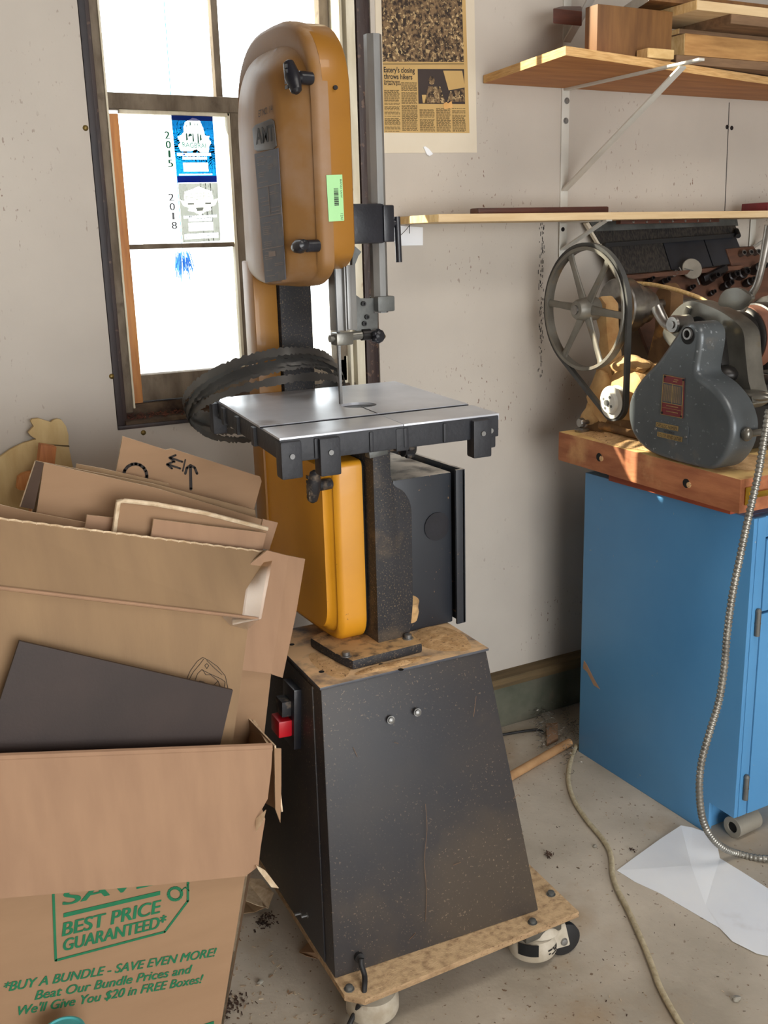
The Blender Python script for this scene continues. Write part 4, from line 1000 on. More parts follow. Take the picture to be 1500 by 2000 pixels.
b = B(); b.ext([nq(.52, .69, .0009), nq(.66, .69, .0009), nq(.72, .80, .0009), nq(.47, .80, .0009)], (0, -.0002, 0)); b.ext([nq(.56+.035*math.cos(a), .65+.03*math.sin(a), .0009) for a in [k*math.pi/5 for k in range(10)]], (0, -.0002, 0)); b.ext([nq(.78, .72, .0009), nq(.95, .705, .0009), nq(.95, .79, .0009), nq(.74, .79, .0009)], (0, -.0002, 0)); obj('seated_figure', b, 'news_photo', ph)
b = B()
for st, v, u1 in (("Eatery's closing", .597, .365), ('throws hikers', .640, .335)):
    o = nq(.01, v, .0007); b.text(st, o, nq(u1, v+.004, .0007)-o, V((0, 0, .0125)), bold=.02)
o = nq(.01, .665, .0007); b.text('Gathering spot', o, nq(.19, .666, .0007)-o, V((0, 0, .006)), bold=.02)
o = nq(.01, .681, .0007); b.text('for years is gone', o, nq(.2, .682, .0007)-o, V((0, 0, .006)), bold=.02)
rect(b, .0, .955, .538, .5405); rect(b, .0, .955, .544, .546)
obj('headline', b, 'ink_black', news)
b = B(); random.seed(9)
for u0, u1, v0 in ((.01, .185, .715), (.205, .385, .665), (.41, .585, .835), (.605, .775, .835), (.795, .955, .835)):
    v = v0
    while v < .99:
        if random.random() > .06:
            x = u0
            while x < u1-.012:
                w = random.uniform(.015, .05); rect(b, x, min(x+w, u1), v, v+.0034, .0005); x += w+.007
        v += .0072
obj('column_text', b, 'news_ink', news)
b = B(); b.ext(wq(((866, 203), (872, 199), (875, 202), (882, 197), (884, 210), (876, 212), (868, 213), (866, 208)), .003), (0, -.0004, 0)); obj('tape', b, 'tape_amber', news)
b = B(); P = wq(((826, 287), (830, 286), (837, 291), (845, 301), (838, 305), (833, 302)), .0018); b.ext(P, (0, -.003, 0), .0005); tag(obj('paper_scrap', b, 'paper_white', base=P[0]), 'small white paper scrap stuck under the newspaper clipping', 'paper')

# high shelf
sh = thing('wall_shelf', 'high plywood shelf on white brackets loaded with lumber', 'shelf', (2.1, 0, 1.84))
ZSB = 1.842
bl = V((1.604, 0, ZSB)); fl = PZ(1105, 108, ZSB); f2 = PZ(1265, 130, ZSB)
br_ = V((2.95, 0, ZSB-.006)); fr = fl+(f2-fl)*((2.95-fl.x)/(f2.x-fl.x)); fr.z = ZSB-.006
b = B(); b.hull([bl+V((0, -.002, 0)), br_+V((0, -.002, 0)), fr, fl], [p+V((0, 0, .019)) for p in (bl+V((0, -.002, 0)), br_+V((0, -.002, 0)), fr, fl)], .001)
obj('board', b, 'shelf_ply', sh)
b = B(); b.hull([fl+V((-.0015, -.0015, 0)), fr+V((0, -.0015, 0)), fr+V((0, .001, 0)), fl+V((-.0015, .001, 0))], [p+V((0, 0, .0192)) for p in (fl+V((-.0015, -.0015, 0)), fr+V((0, -.0015, 0)), fr+V((0, .001, 0)), fl+V((-.0015, .001, 0)))])
b.hull([bl+V((-.0015, -.003, 0)), bl+V((.001, -.003, 0)), fl+V((.001, 0, 0)), fl+V((-.0015, 0, 0))], [p+V((0, 0, .0192)) for p in (bl+V((-.0015, -.003, 0)), bl+V((.001, -.003, 0)), fl+V((.001, 0, 0)), fl+V((-.0015, 0, 0)))])
obj('edge', b, 'ply_edge', sh)
def bracket(x, ztop, zbot, depth, rise, parent, zjoin, ydj, w=.026):
    b = B(); b.box(x-w/2, x+w/2, -.004, 0, zbot, ztop, .001); br = obj('bracket', b, 'white_metal', parent)
    b = B(); b.bar((x, -.003, ztop-.003), (x, -depth, ztop-.003+rise), .018, .006, bev=.001); obj('arm', b, 'white_metal', br)
    b = B(); b.bar((x, -.004, zjoin), (x, -ydj, ztop-.010+rise*ydj/depth), .022, .005, bev=.001); obj('brace', b, 'white_metal', br)
    return br
zt = ZSB-.001
br = bracket(1.872, zt, 1.405, .50, .0, sh, PY(1100, 372, 0).z, .44)
for px, py, mt in ((1107, 197, 'zinc'), (1105, 236, 'zinc'), (1098, 448, 'tool_dark'), (1096, 502, 'tool_dark')):
    c = PY(px, py, -.004); b = B(); b.lathe([(.0085, 0), (.0085, .0012), (.006, .0014), (.006, .004), (0, .0045)], c, (0, -1, 0), 12); obj('bolt', b, mt, br)
# bracket above, carrying a shelf out of view
tb = thing('shelf_bracket', 'white bracket strip at the top above the high shelf', 'bracket', PY(1106, 95, 0))
b = B(); xz = PY(1106, 60, 0); b.box(xz.x-.013, xz.x+.013, -.004, 0, PY(1106, 102, 0).z, 2.35, .001); obj('upright', b, 'white_metal', tb)
b = B(); b.bar((xz.x, -.004, PY(1112, 82, 0).z), (xz.x, -.42, 2.33), .024, .005, bev=.001); obj('brace', b, 'white_metal', tb)
b = B(); b.bar((xz.x, -.004, 2.34), (xz.x, -.44, 2.34), .02, .006, bev=.001); obj('arm', b, 'white_metal', tb)
# lumber on the shelf: (name, label, cat, mat, corner boxes)
ZS = lambda x, y: bl.z+.0195+(x-bl.x)*(br_.z-bl.z)/(br_.x-bl.x)+(y/fl.y)*(fl.z-bl.z)
GRP = 'lumber on the high shelf'
def lumber(name, label, p0, X1, Y0, Y1, h, mats, z=None, tilt=0., cat='board', yaw=0.):
    """board along X from the pixel-placed near left bottom corner"""
    X0 = p0; z0 = z; e = V((1, yaw, tilt)); 
    t = thing(name, label, cat, (X0, (Y0+Y1)/2, z0), GRP)
    b = B(); L = X1-X0
    A = [V((X0, Y0, z0)), V((X0, Y1, z0)), V((X0, Y1, z0+h)), V((X0, Y0, z0+h))]
    b.hull(A, [p+e*L for p in A], .002); obj('body', b, mats[0], t)
    b = B(); b.hull([p+V((-.0008, 0, 0)) for p in inset3(A, .0015)], inset3(A, .0015)); obj('end_grain', b, mats[1], t)
    return t
def inset3(A, d):
    c = sum((p for p in A), V((0, 0, 0)))/len(A); return [p+(c-p).normalized()*d for p in A]
ZT = ZSB+.0195
c0 = PZ(1165, 113, ZT); c1 = PY(1238, 115, c0.y)
b = B(); b.box(c0.x, c1.x+.12, c0.y, c0.y+.045, ZT-.0005, ZT+.118, .001)
tag(obj('upright_board', b, 'brown_lumber', base=(c0.x+.08, c0.y, ZT)), 'brown veneered board standing on edge at the left of the lumber', 'board', GRP)
A = [PY(1080, 16, -.15), PY(1096, 12, -.06), PY(1136, 12, -.06), PY(1137, 22, -.15)]
b = B(); b.hull([p+V((0, 0, -.035)) for p in A], A, .003)
tag(obj('dark_block', b, 'mahogany', base=A[0]), 'small dark reddish block by the bracket at the top of the wall', 'wood block', GRP)
g0 = PZ(1340, 126, ZT+.0005); YB_ = g0.y
GT = ZT+.0165
bm = PY(1337, 107, YB_); BH = PY(1337, 64, YB_).z-bm.z; GT = max(GT, bm.z-.001)
lumber('grey_plank', 'thin weathered plank lying under the thick beam', bm.x-.03, 2.9, YB_-.004, YB_+.16, GT-ZT-.001, ('grey_lumber', 'grey_lumber'), ZT+.0005, -.002)
lumber('timber_beam', 'thick sawn beam with a sunlit pale end at the front of the high shelf', bm.x, 2.9, YB_, PX(1285, 118, bm.x).y, BH, ('old_lumber', 'pine_end'), GT+.0005, -.002, 'beam')
s0 = PZ(1290, 122, ZT+.0005)
lumber('rough_offcut', 'rough pale offcut poking out left of the thick beam', PZ(1243, 118, ZT).x, PZ(1284, 124, ZT).x, PZ(1243, 118, ZT).y-.04, PZ(1243, 118, ZT).y, .022, ('pine_end', 'pine_end'), ZT+.0005, 0, 'offcut')
s0 = PY(1273, 94, YB_+.14)
lumber('brown_stick', 'rounded brown stick end between the beam and the offcut', s0.x, 2.7, YB_+.11, YB_+.15, .028, ('old_lumber', 'old_lumber'), GT+.0005, -.002, 'stick')
TB = GT+.001+BH
lumber('pale_plank', 'flat pale plank resting on top of the thick beam', PY(1312, 62, YB_+.04).x, 2.8, YB_+.012, YB_+.14, .012, ('grey_lumber', 'pine_end'), TB, -.002)
z = TB+.0125; q0 = PZ(1428, 46, z)
lumber('grey_board', 'grey-brown board lying across the pale plank', q0.x, q0.x+.7, q0.y, q0.y+.17, .022, ('grey_lumber', 'grey_lumber'), z, -.002)
z += .0225; q0 = PZ(1361, 19, z)
lumber('pine_board', 'wide yellow pine board topmost at the right of the pile', q0.x, q0.x+.9, q0.y, q0.y+.20, .022, ('pine', 'pine_end'), z, -.002)
z += .0235; t0, t1 = PZ(1215, 35, z), PZ(1268, 0, z)
t = thing('wrapped_board', 'brown board with clear plastic over its end above the lumber', 'board', t0, GRP)
A = [t0, t1, t1+V((.75, .0, 0)), t0+V((.75, 0, 0))]
b = B(); b.hull(A, [p+V((0, 0, .02)) for p in A], .001); obj('body', b, 'brown_lumber', t)
b = B(); e_ = (t1-t0).normalized(); s_ = V((-e_.y, e_.x, 0)); s_ = -s_ if s_.x > 0 else s_
b.hull([t0+s_*.002+V((0, 0, -.002)), t1+s_*.002+V((0, 0, -.002)), t1+s_*.0005+V((0, 0, -.002)), t0+s_*.0005+V((0, 0, -.002))], [t0+s_*.002+V((0, 0, .024)), t1+s_*.002+V((0, 0, .024)), t1+s_*.0005+V((0, 0, .024)), t0+s_*.0005+V((0, 0, .024))]); obj('plastic_wrap', b, 'wax_paper', t)
b = B(); b.tube([t0+V((.012, -.002, 0)), t0+V((.010, -.003, -.03)), t0+V((.018, -.002, -.07)), t0+V((.03, -.002, -.085))], .0012, 6, 5); obj('string', b, 'tan_cord', t)

# middle shelf
ms = thing('wall_shelf', 'narrow pale plank shelf at mid height above the lathe', 'shelf', (2.0, 0, 1.49))
sl = PX(857, 434, 1.336); z0 = sl.z; z1 = PX(857, 418, 1.336).z
b = B(); b.hull([(1.336, sl.y, z0), (2.95, sl.y, z0-.004), (2.95, -.001, z0-.004), (1.336, -.001, z0)], [(1.336, sl.y, z1), (2.95, sl.y, z1-.004), (2.95, -.001, z1-.004), (1.336, -.001, z1)], .0015); obj('board', b, 'pine', ms)
b = B(); b.box(1.3352, 1.3362, sl.y+.002, -.003, z0+.001, z1-.001); obj('end_grain', b, 'pine_end', ms)
for x, zj in ((1.868, PY(1093, 488, 0).z), (2.62, 1.40)):
    b = B(); b.box(x-.012, x+.012, -.0065, -.0045, zj-.02, z0, .0005); br = obj('bracket', b, 'white_metal', ms)
    b = B(); b.bar((x, -.006, zj), (x, -.185, z0-.003), .02, .004); obj('brace', b, 'white_metal', br)
    b = B(); b.bar((x, -.006, z0-.003), (x, -.20, z0-.003), .02, .004); obj('arm', b, 'white_metal', br)
b = B(); a_, c_ = PY(928, 412, -.16), PY(1187, 408, -.16)
b.hull([(a_.x, -.175, z1), (a_.x, -.135, z1), (a_.x, -.135, z1+.014), (a_.x, -.175, z1+.014)], [(c_.x, -.165, z1-.002), (c_.x, -.125, z1-.002), (c_.x, -.125, z1+.015), (c_.x, -.165, z1+.015)], .004)
tag(obj('dark_stick', b, 'mahogany', base=(a_.x+.2, -.15, z1)), 'dark reddish stick lying on the narrow mid shelf', 'stick')
b = B(); c = PY(1478, 409, -.12); b.box(c.x, c.x+.14, -.16, -.06, z1-.003, z1+.022, .003)
tag(obj('red_case', b, 'maroon_plate', base=(c.x+.07, -.11, z1)), 'dark red case at the right end of the mid shelf', 'case')
t = thing('wire_hook', 'small nail with a hanging wire and paper below the mid shelf end', 'hook', PY(800, 437, -.02))
b = B(); c = PY(800, 437, -.02); b.cyl(c+V((0, .02, 0)), c+V((0, -.012, 0)), .002, 8); b.cyl(c+V((-.008, -.005, .001)), c+V((.01, -.005, .001)), .0025, 8); obj('nail', b, 'brass', t)
b = B(); b.tube([PY(x, y, -.02) for x, y in ((800, 440), (790, 452), (772, 470))], .0008, 6, 4); b.tube([PY(x, y, -.02) for x, y in ((800, 440), (800, 456))], .001, 6); obj('wire', b, 'tool_dark', t)
b = B()
fb = [PY(x, y, -.006) for x, y in ((770, 440), (826, 444), (826, 479), (780, 480), (768, 470))]
b.ext(fb, (0, .002, 0)); obj('plastic_bag', b, 'paper_white', t)
# dark marks of dripped paint along the seam above the cabinet
b = B(); random.seed(21)
for k in range(95):
    y = random.uniform(436, 735); x = 1059-(y-436)*.012+random.gauss(0, 2.6); p = PY(x, y, -.0004); l = random.uniform(.001, .006)
    b.box(p.x-.0007, p.x+.0009, -.0007, -.0001, p.z-l, p.z+l)
tag(obj('paint_drips', b, 'ink_black', base=PY(1058, 735, 0)), 'vertical trail of small dark drips on the wall left of the big pulley', 'drips', kind='stuff')

# ================================================================== BLUE CABINET AND BENCH
XC, YC0, YC1, ZC = 1.757, -.842, -.262, .833
cab = thing('metal_cabinet', 'blue painted metal cabinet under the lathe bench', 'cabinet', (2.1, -.55, 0))
b = B()
side = [(YC1, 0), (YC1, ZC), (YC0, ZC), (YC0, .085), (YC0+.078, .088), (YC0+.078, .012), (YC0+.095, 0)]
b.hull([V((XC, y, z)) for y, z in side], [V((XC+.012, y, z)) for y, z in side], .0015)
obj('side_panel', b, 'blue_paint', cab)
b = B(); b.box(XC+.012, 3.0, YC1-.01, YC1, 0, ZC); b.box(XC+.012, 3.0, YC0+.03, YC1-.01, ZC-.012, ZC); b.box(2.99, 3.0, YC0+.03, YC1-.01, 0, ZC-.012); b.box(XC+.012, 2.99, YC0+.03, YC1-.01, .09, .10); b.box(XC+.012, 2.99, YC0+.10, YC0+.11, 0, .09)
obj('carcass', b, 'blue_paint', cab)
b = B(); b.box(XC+.0125, XC+.040, YC0-.001, YC0+.03, .085, ZC, .002); b.box(XC+.040, 3.0, YC0+.004, YC0+.03, ZC-.05, ZC, .002); obj('face_frame', b, 'blue_paint', cab)
b = B(); b.box(XC+.043, 2.5, YC0-.002, YC0+.018, .085, .60, .003); dr_ = obj('door', b, 'blue_paint', cab)
b = B(); b.box(XC+.043, 2.5, YC0-.002, YC0+.018, .606, ZC-.055, .003); obj('drawer', b, 'blue_paint', cab)
for px, py in ((1480, 1218), (1457, 1540)):
    c = PY(px, py, YC0-.006); b = B(); b.cyl(c+V((0, 0, -.03)), c+V((0, 0, .03)), .0065, 12); b.cyl(c+V((0, 0, .03)), c+V((0, 0, .036)), .0075, 12, .004); b.cyl(c+V((0, 0, -.0015)), c+V((0, 0, .0015)), .0072, 12); obj('hinge', b, 'grey_cast', dr_)
b = B(); P = [PX(x, y, XC-.0006) for x, y in ((1141, 1290), (1146, 1297), (1160, 1325), (1172, 1346), (1160, 1338), (1147, 1312), (1139, 1305))]; b.ext(P, (-.001, 0, 0)); obj('bare_patch', b, 'cardboard_pale', cab)
b = B(); c = PZ(1432, 1604, .045)
p0 = PZ(1430, 1616, .0275); p1 = PZ(1472, 1596, .0275)
pv = thing('pipe_offcut', 'short grey plastic pipe offcut at the front corner of the blue cabinet', 'pipe', (p0.x+.03, p0.y, 0))
ax = (p1-p0).normalized(); b = B(); b.lathe([(.014, 0), (.026, 0), (.0272, .0015), (.0272, .08), (.014, .08), (.014, 0)], p0, ax, 28); obj('tube', b, 'pvc_grey', pv)
b = B(); b.lathe([(0, .004), (.0142, .004), (.0142, .078), (0, .078)], p0, ax, 18); obj('bore', b, 'dark_hole', pv)
# bench board
bn = thing('bench_top', 'thick worn wooden bench top on the blue cabinet covered in sawdust', 'bench', (2.2, -.53, .834))
XB, YB0, YB1 = 1.700, -.848, -.215
b = B()
A = [V((XB, YB1, .866)), V((XB, YB0, .854)), V((XB, YB0, .932)), V((XB, YB1, .945))]
b.hull(A, [p+V((1.4, 0, -.002)) for p in A], .004); obj('board', b, 'bench_wood', bn)
b = B(); b.hull([(XB+.04, YB1-.16, .834), (XB+.04, YB0+.06, .834), (XB+.04, YB0+.06, .855), (XB+.04, YB1-.16, .862)], [(XB+1.3, YB1-.16, .834), (XB+1.3, YB0+.06, .834), (XB+1.3, YB0+.06, .855), (XB+1.3, YB1-.16, .862)], .002); obj('packing_strip', b, 'wood_strip', bn)
for px, py in ((1170, 893), (1340, 944)):
    c = PX(px, py, XB-.0006); b = B(); b.lathe([(0, 0), (.011, 0), (.011, .002), (0, .002)], c, (1, 0, 0), 14); obj('bolt_hole', b, 'dark_hole', bn)
    b = B(); b.lathe([(0, -.001), (.007, -.001), (.007, .001), (0, .001)], c+V((0, -.009, -.002)), (-1, 0, 0), 10); obj('dowel_plug', b, 'sawdust', bn)
b = B(); c = PY(1462, 968, YB0-.001); b.box(c.x-.012, c.x+.018, YB0-.004, YB0-.001, c.z-.02, c.z+.02, .001); b.box(c.x+.004, c.x+.06, YB0-.009, YB0-.004, c.z-.006, c.z+.008, .002); obj('latch', b, 'bright_brass', bn)
b = B(); random.seed(31)
pile(b, 1.76, -.40, .055, .17, .012, .940, 2, 14); pile(b, 1.83, -.70, .10, .10, .008, .934, 6, 12)
obj('sawdust_drift', b, 'sawdust', bn, kind='stuff')

# ================================================================== LATHE
la = thing('metal_lathe', 'old grey metalworking lathe headstock with gear cover on the bench', 'lathe', (1.95, -.68, .94))
XG = 1.69
gp = [(1345, 629), (1358, 634), (1367, 647), (1368, 668), (1363, 700), (1360, 722), (1366, 735), (1392, 754), (1416, 784), (1429, 815), (1432, 845), (1424, 878), (1408, 903), (1386, 917), (1350, 911), (1300, 897), (1268, 884), (1246, 866), (1231, 840), (1225, 806), (1231, 772), (1252, 738), (1285, 702), (1322, 648), (1332, 634)]
G = [PX(x, y, XG) for x, y in gp]; G = [p for p in curve(G, 3, True)]
cG = sum(G, V((0, 0, 0)))/len(G)
def gin(d, x): 
    q = inset([V((p.y, p.z)) for p in G], d); return [V((x, p.x, p.y)) for p in q]
b = B(); b.loft([gin(0, XG+.075), gin(0, XG+.012), gin(.003, XG+.004), gin(.010, XG), gin(.014, XG)])
gc = obj('gear_cover', b, 'guard_grey', la, sharp=60)
c = PX(1345, 652, XG)
b = B(); b.lathe([(.012, -.001), (.019, -.001), (.019, .001), (.012, .001)], c+V((0, .002, -.004)), (-1, 0, 0), 24); b.lathe([(0, 0), (.0195, 0), (.0195, .0012), (0, .0012)], c+V((-.0002, .002, -.004)), (-1, 0, 0), 24); obj('oil_recess', b, 'dark_hole', gc)
b = B(); b.lathe([(.0085, 0), (.0125, 0), (.0125, .006), (.0085, .006), (.0085, 0)], c+V((-.001, -.001, .0)), (-1, 0, 0), 24); obj('spindle_bush', b, 'steel', gc)
def plateq(name, px, mat):
    b = B(); P = [PX(x, y, XG-.0004) for x, y in px]; b.ext(P, (-.0016, 0, 0)); return obj(name, b, mat, gc), P
mp, P = plateq('gear_chart', ((1297, 731), (1337, 739), (1334, 817), (1292, 809)), 'maroon_plate')
b = B(); q = lambda u, v: (P[0]*(1-u)+P[1]*u)*(1-v)+(P[3]*(1-u)+P[2]*u)*v-V((.0024, 0, 0))
b.ext([q(.05, .20), q(.95, .20), q(.95, .68), q(.05, .68)], (-.0003, 0, 0)); obj('chart_panel', b, 'label_dark', mp)
b = B()
for u0, u1, v0, v1 in ((0, 1, 0, .012), (0, 1, .985, 1), (0, .035, 0, 1), (.965, 1, 0, 1), (.03, .97, .185, .2), (.03, .97, .68, .695), (.03, .97, .81, .82), (.48, .51, .2, .68), (.55, .75, .06, .08), (.5, .7, .11, .13), (.25, .8, .74, .76), (.25, .8, .88, .90)): b.ext([q(u0, v0)-V((.0004, 0, 0)), q(u1, v0)-V((.0004, 0, 0)), q(u1, v1)-V((.0004, 0, 0)), q(u0, v1)-V((.0004, 0, 0))], (-.0003, 0, 0))
for k in range(18):
    u = .08+.84*k/18
    if abs(u-.495) > .03: b.ext([q(u, .23)-V((.0004, 0, 0)), q(u+.014, .23)-V((.0004, 0, 0)), q(u+.014, .65)-V((.0004, 0, 0)), q(u, .65)-V((.0004, 0, 0))], (-.0002, 0, 0))
obj('chart_lines', b, 'brass_plate', mp)
for px, py in ((1299, 735), (1335, 742), (1293, 806), (1331, 813)):
    b = B(); b.lathe([(.0032, 0), (.0028, .0015), (0, .002)], PX(px, py, XG-.002), (-1, 0, 0), 10); obj('rivet', b, 'tool_dark', mp)
bp, P = plateq('maker_plate', ((1280, 821), (1346, 834), (1343, 868), (1277, 852)), 'guard_grey')
b = B(); q2 = lambda u, v: (P[0]*(1-u)+P[1]*u)*(1-v)+(P[3]*(1-u)+P[2]*u)*v-V((.0024, 0, 0))
b.ext([q2(.05, .07), q2(.72, .07), q2(.72, .36), q2(.05, .36)], (-.0003, 0, 0)); b.ext([q2(.12, .64), q2(.86, .64), q2(.86, .93), q2(.12, .93)], (-.0003, 0, 0)); obj('brass_band', b, 'brass_plate', bp)
b = B(); P4 = V((.0005, 0, 0))
o = q2(.08, .33)-P4; b.text('CATALOG NUMBER', o, q2(.70, .33)-P4-o, q2(.08, .12)-q2(.08, .33)); o = q2(.15, .9)-P4; b.text('SOUTH BEND LATHE', o, q2(.83, .9)-P4-o, q2(.15, .68)-q2(.15, .9)); o = q2(.3, .58)-P4; b.text('WORKS', o, q2(.62, .58)-P4-o, q2(.3, .44)-q2(.3, .58))
obj('lettering', b, 'ink_black', bp)
for u, v in ((.05, .5), (.95, .6)):
    b = B(); b.lathe([(.0036, 0), (.003, .0016), (0, .002)], q2(u, v)+V((.0006, 0, 0)), (-1, 0, 0), 10); obj('rivet', b, 'steel', bp)
# headstock casting and its parts
AXY, AXZ = PX(1345, 652, 1.80).y-.01, 1.215
AX = V((1.8, AXY, AXZ))
b = B(); hp = [(-.11, .97), (-.11, 1.10), (-.07, 1.20), (-.02, 1.262), (.04, 1.275), (.09, 1.25), (.13, 1.19), (.15, 1.08), (.15, .97)]
arch = [PX(x, y, 1.80) for x, y in ((1296, 660), (1300, 635), (1315, 610), (1335, 592), (1355, 588), (1380, 596), (1410, 610), (1438, 630), (1452, 650), (1456, 690), (1462, 745), (1470, 790), (1420, 800), (1370, 760), (1330, 700))]
arch = curve(arch, 3, True)
b.loft([arch, [p+V((.05, 0, 0)) for p in arch]]); 
hd = obj('headstock', b, 'iron_grey', la, sharp=50)
b = B()
cav = [PX(x, y, 1.797) for x, y in ((1312, 652), (1316, 634), (1326, 622), (1336, 616), (1334, 634), (1345, 640), (1352, 622), (1364, 618), (1376, 626), (1380, 640), (1384, 656), (1340, 664))]
b.ext(curve(cav, 3, True), (.006, 0, 0)); obj('cavity', b, 'dark_hole', hd)
b = B(); b.bar(PX(1330, 640, 1.796), PX(1345, 600, 1.796), .006, .012); obj('rib', b, 'iron_grey', hd)
c = PX(1312, 634, 1.73); b = B(); b.lathe([(0, 0), (.018, 0), (.021, .004), (.021, .05), (0, .05)], c, (1, 0, 0), 22); b.lathe([(0, -.003), (.009, -.003), (.009, .002), (0, .002)], c, (1, 0, 0), 16); obj('lever_boss', b, 'steel', hd)
b = B(); P = [PX(x, y, 1.74) for x, y in ((1318, 645), (1300, 632), (1288, 612), (1283, 600))]
b.tube(P, .01, 12, 6, radii=lambda t: .008+.006*math.sin(min(1, t*1.15)*math.pi*.55)); obj('lever', b, 'steel', hd)
b = B(); P = [PX(x, y, 1.80) for x, y in ((1384, 640), (1392, 645))]
for px, py in ((1390, 634), (1405, 650)):
    c = PX(px, py, 1.775); b.lathe([(.007, -.004), (.011, -.004), (.011, .008), (.007, .008), (.007, -.004)], c, (0, 0, 1), 14)
obj('oil_cup', b, 'brass', hd)
b = B(); b.bar(PX(1404, 652, 1.79), PX(1412, 715, 1.79), .022, .03, up=(1, 0, 0), bev=.004); b.blob(PX(1415, 730, 1.79), .03, .035, .02, .05, 3); obj('clamp_post', b, 'iron_dark', hd)
# cone pulley along the spindle
b = B(); o = V((1.86, AXY-.03, AXZ-.01))
b.lathe([(0, 0), (.052, 0), (.056, .004), (.056, .03), (.06, .032), (.064, .036), (.064, .066), (.07, .068), (.074, .072), (.074, .11), (.08, .112), (.082, .12), (.082, .16), (.07, .165), (0, .165)], o, (1, 0, 0), 40); obj('cone_pulley', b, 'iron_dark', la)
b = B(); b.lathe([(.074, 0), (.0765, 0), (.0765, .034), (.074, .034)], o+V((.074, 0, 0)), (1, 0, 0), 40); obj('leather_belt', b, 'leather', la)
b = B(); b.lathe([(0, 0), (.092, 0), (.096, .004), (.096, .03), (.09, .034), (0, .034)], o+V((.166, 0, 0)), (1, 0, 0), 40); obj('bull_gear', b, 'steel', la)
b = B(); b.ext(curve([PX(x, y, 1.81) for x, y in ((1404, 597), (1404, 582), (1416, 566), (1440, 562), (1458, 572), (1468, 584), (1446, 604), (1436, 606), (1424, 600))], 3, True), (.012, 0, 0), .002); obj('wrench_guard', b, 'iron_grey', la)
b = B(); b.tube([PX(x, y, 1.83) for x, y in ((1448, 602), (1462, 582), (1478, 556), (1488, 520), (1496, 480), (1504, 440))], .008, 12, 6, radii=lambda t: .012-.004*math.sin(t*3.14)); obj('belt_lever', b, 'steel', la)
b = B(); b.box(1.78, 2.6, AXY-.10, AXY+.09, .945, 1.05, .01); b.box(1.79, 2.6, AXY-.075, AXY-.055, 1.05, 1.068, .003); b.box(1.79, 2.6, AXY+.045, AXY+.065, 1.05, 1.068, .003); b.box(1.79, 2.1, AXY-.09, AXY+.08, 1.05, 1.10, .02); obj('bed', b, 'iron_dark', la)
b = B(); b.box(1.80, 1.845, AXY-.12, AXY+.10, .942, 1.14, .02); obj('bed_leg', b, 'iron_grey', la)
b = B(); P = PX(1472, 772, 1.80); b.blob(P, .03, .05, .012, .05, 5); b.bar(PX(1440, 790, 1.78), PX(1475, 780, 1.78), .02, .012); obj('handle', b, 'iron_grey', la)
b = B(); c = PX(1459, 848, 1.72); b.blob(c, .012, .012, .016, .05, 7); b.cyl(c, c+V((.05, 0, 0)), .008, 12); obj('cover_pin', b, 'iron_grey', gc)

# countershaft with the six spoke pulley, driven by a motor on the bench
cs = thing('countershaft', 'countershaft with big six spoke pulley and belt behind the gear cover', 'countershaft', (1.82, -.28, .945))
PC = V((1.745, -.262, 1.268)); RP = .160
b = B()
b.lathe([(RP-.011, -.011), (RP-.003, -.012), (RP-.002, -.010), (RP-.007, 0), (RP-.002, .010), (RP-.003, .012), (RP-.011, .011), (RP-.011, -.011)], PC, (1, 0, 0), 72)
pw = obj('pulley_rim', b, 'pulley_grey', cs, sharp=40)
b = B(); b.lathe([(0, -.034), (.013, -.034), (.022, -.032), (.026, -.026), (.03, .0), (.03, .03), (0, .03)], PC, (1, 0, 0), 28); hb = obj('hub', b, 'pulley_grey', pw)
b = B(); b.lathe([(0, -.038), (.012, -.038), (.0125, -.03), (0, -.03)], PC, (1, 0, 0), 20); obj('shaft_end', b, 'steel', hb)
for k in range(6):
    a = math.radians(4+60*k); d = V((0, math.cos(a), math.sin(a))); s = V((0, -d.z, d.y)); ring = []
    for t, w in ((.018, .016), (.03, .0125), (.06, .0105), (.11, .0090), (.138, .0095), (RP-.008, .013)):
        ring.append([PC+d*t+s*(w*math.cos(q))+V((.55*w*math.sin(q), 0, 0)) for q in [j*math.pi/6 for j in range(12)]])
    b = B(); b.loft(ring); obj('spoke', b, 'pulley_grey', pw)
MP = PX(1199, 785, 1.745); MR = .040
# open belt round both pulleys
b = B(); d = V((MP.y-PC.y, MP.z-PC.z)); D = d.length; th = math.atan2(d.y, d.x); R1, R2 = RP+.002, MR+.003
al = math.acos((R1-R2)/D); pts = []
for k in range(41):
    a = th+al+(2*math.pi-2*al)*k/40; pts.append(V((PC.x, PC.y+R1*math.cos(a), PC.z+R1*math.sin(a))))
for k in range(17):
    a = th-al+2*al*k/16; pts.append(V((PC.x, MP.y+R2*math.cos(a), MP.z+R2*math.sin(a))))
dense = []
for i in range(len(pts)):
    p, q = pts[i], pts[(i+1) % len(pts)]; n = max(1, int((q-p).length/.03))
    for k in range(n): dense.append(p.lerp(q, k/n))
t = bmesh.new(); rr = []
n = len(dense)
for i, p in enumerate(dense):
    tg = (dense[(i+1) % n]-dense[i-1]).normalized(); nr = V((0, tg.z, -tg.y))
    rr.append([t.verts.new(p+V((x, 0, 0))+nr*y) for x, y in ((-.0075, .0055), (.0075, .0055), (.0055, -.0045), (-.0055, -.0045))])
for i in range(n):
    for k in range(4): t.faces.new((rr[i][k], rr[i][(k+1) % 4], rr[(i+1) % n][(k+1) % 4], rr[(i+1) % n][k]))
bmesh.ops.recalc_face_normals(t, faces=t.faces); b._join(t); obj('drive_belt', b, 'belt', cs)
b = B(); b.cyl(PC, PC+V((.42, 0, 0)), .0125, 16); obj('shaft', b, 'steel', cs)
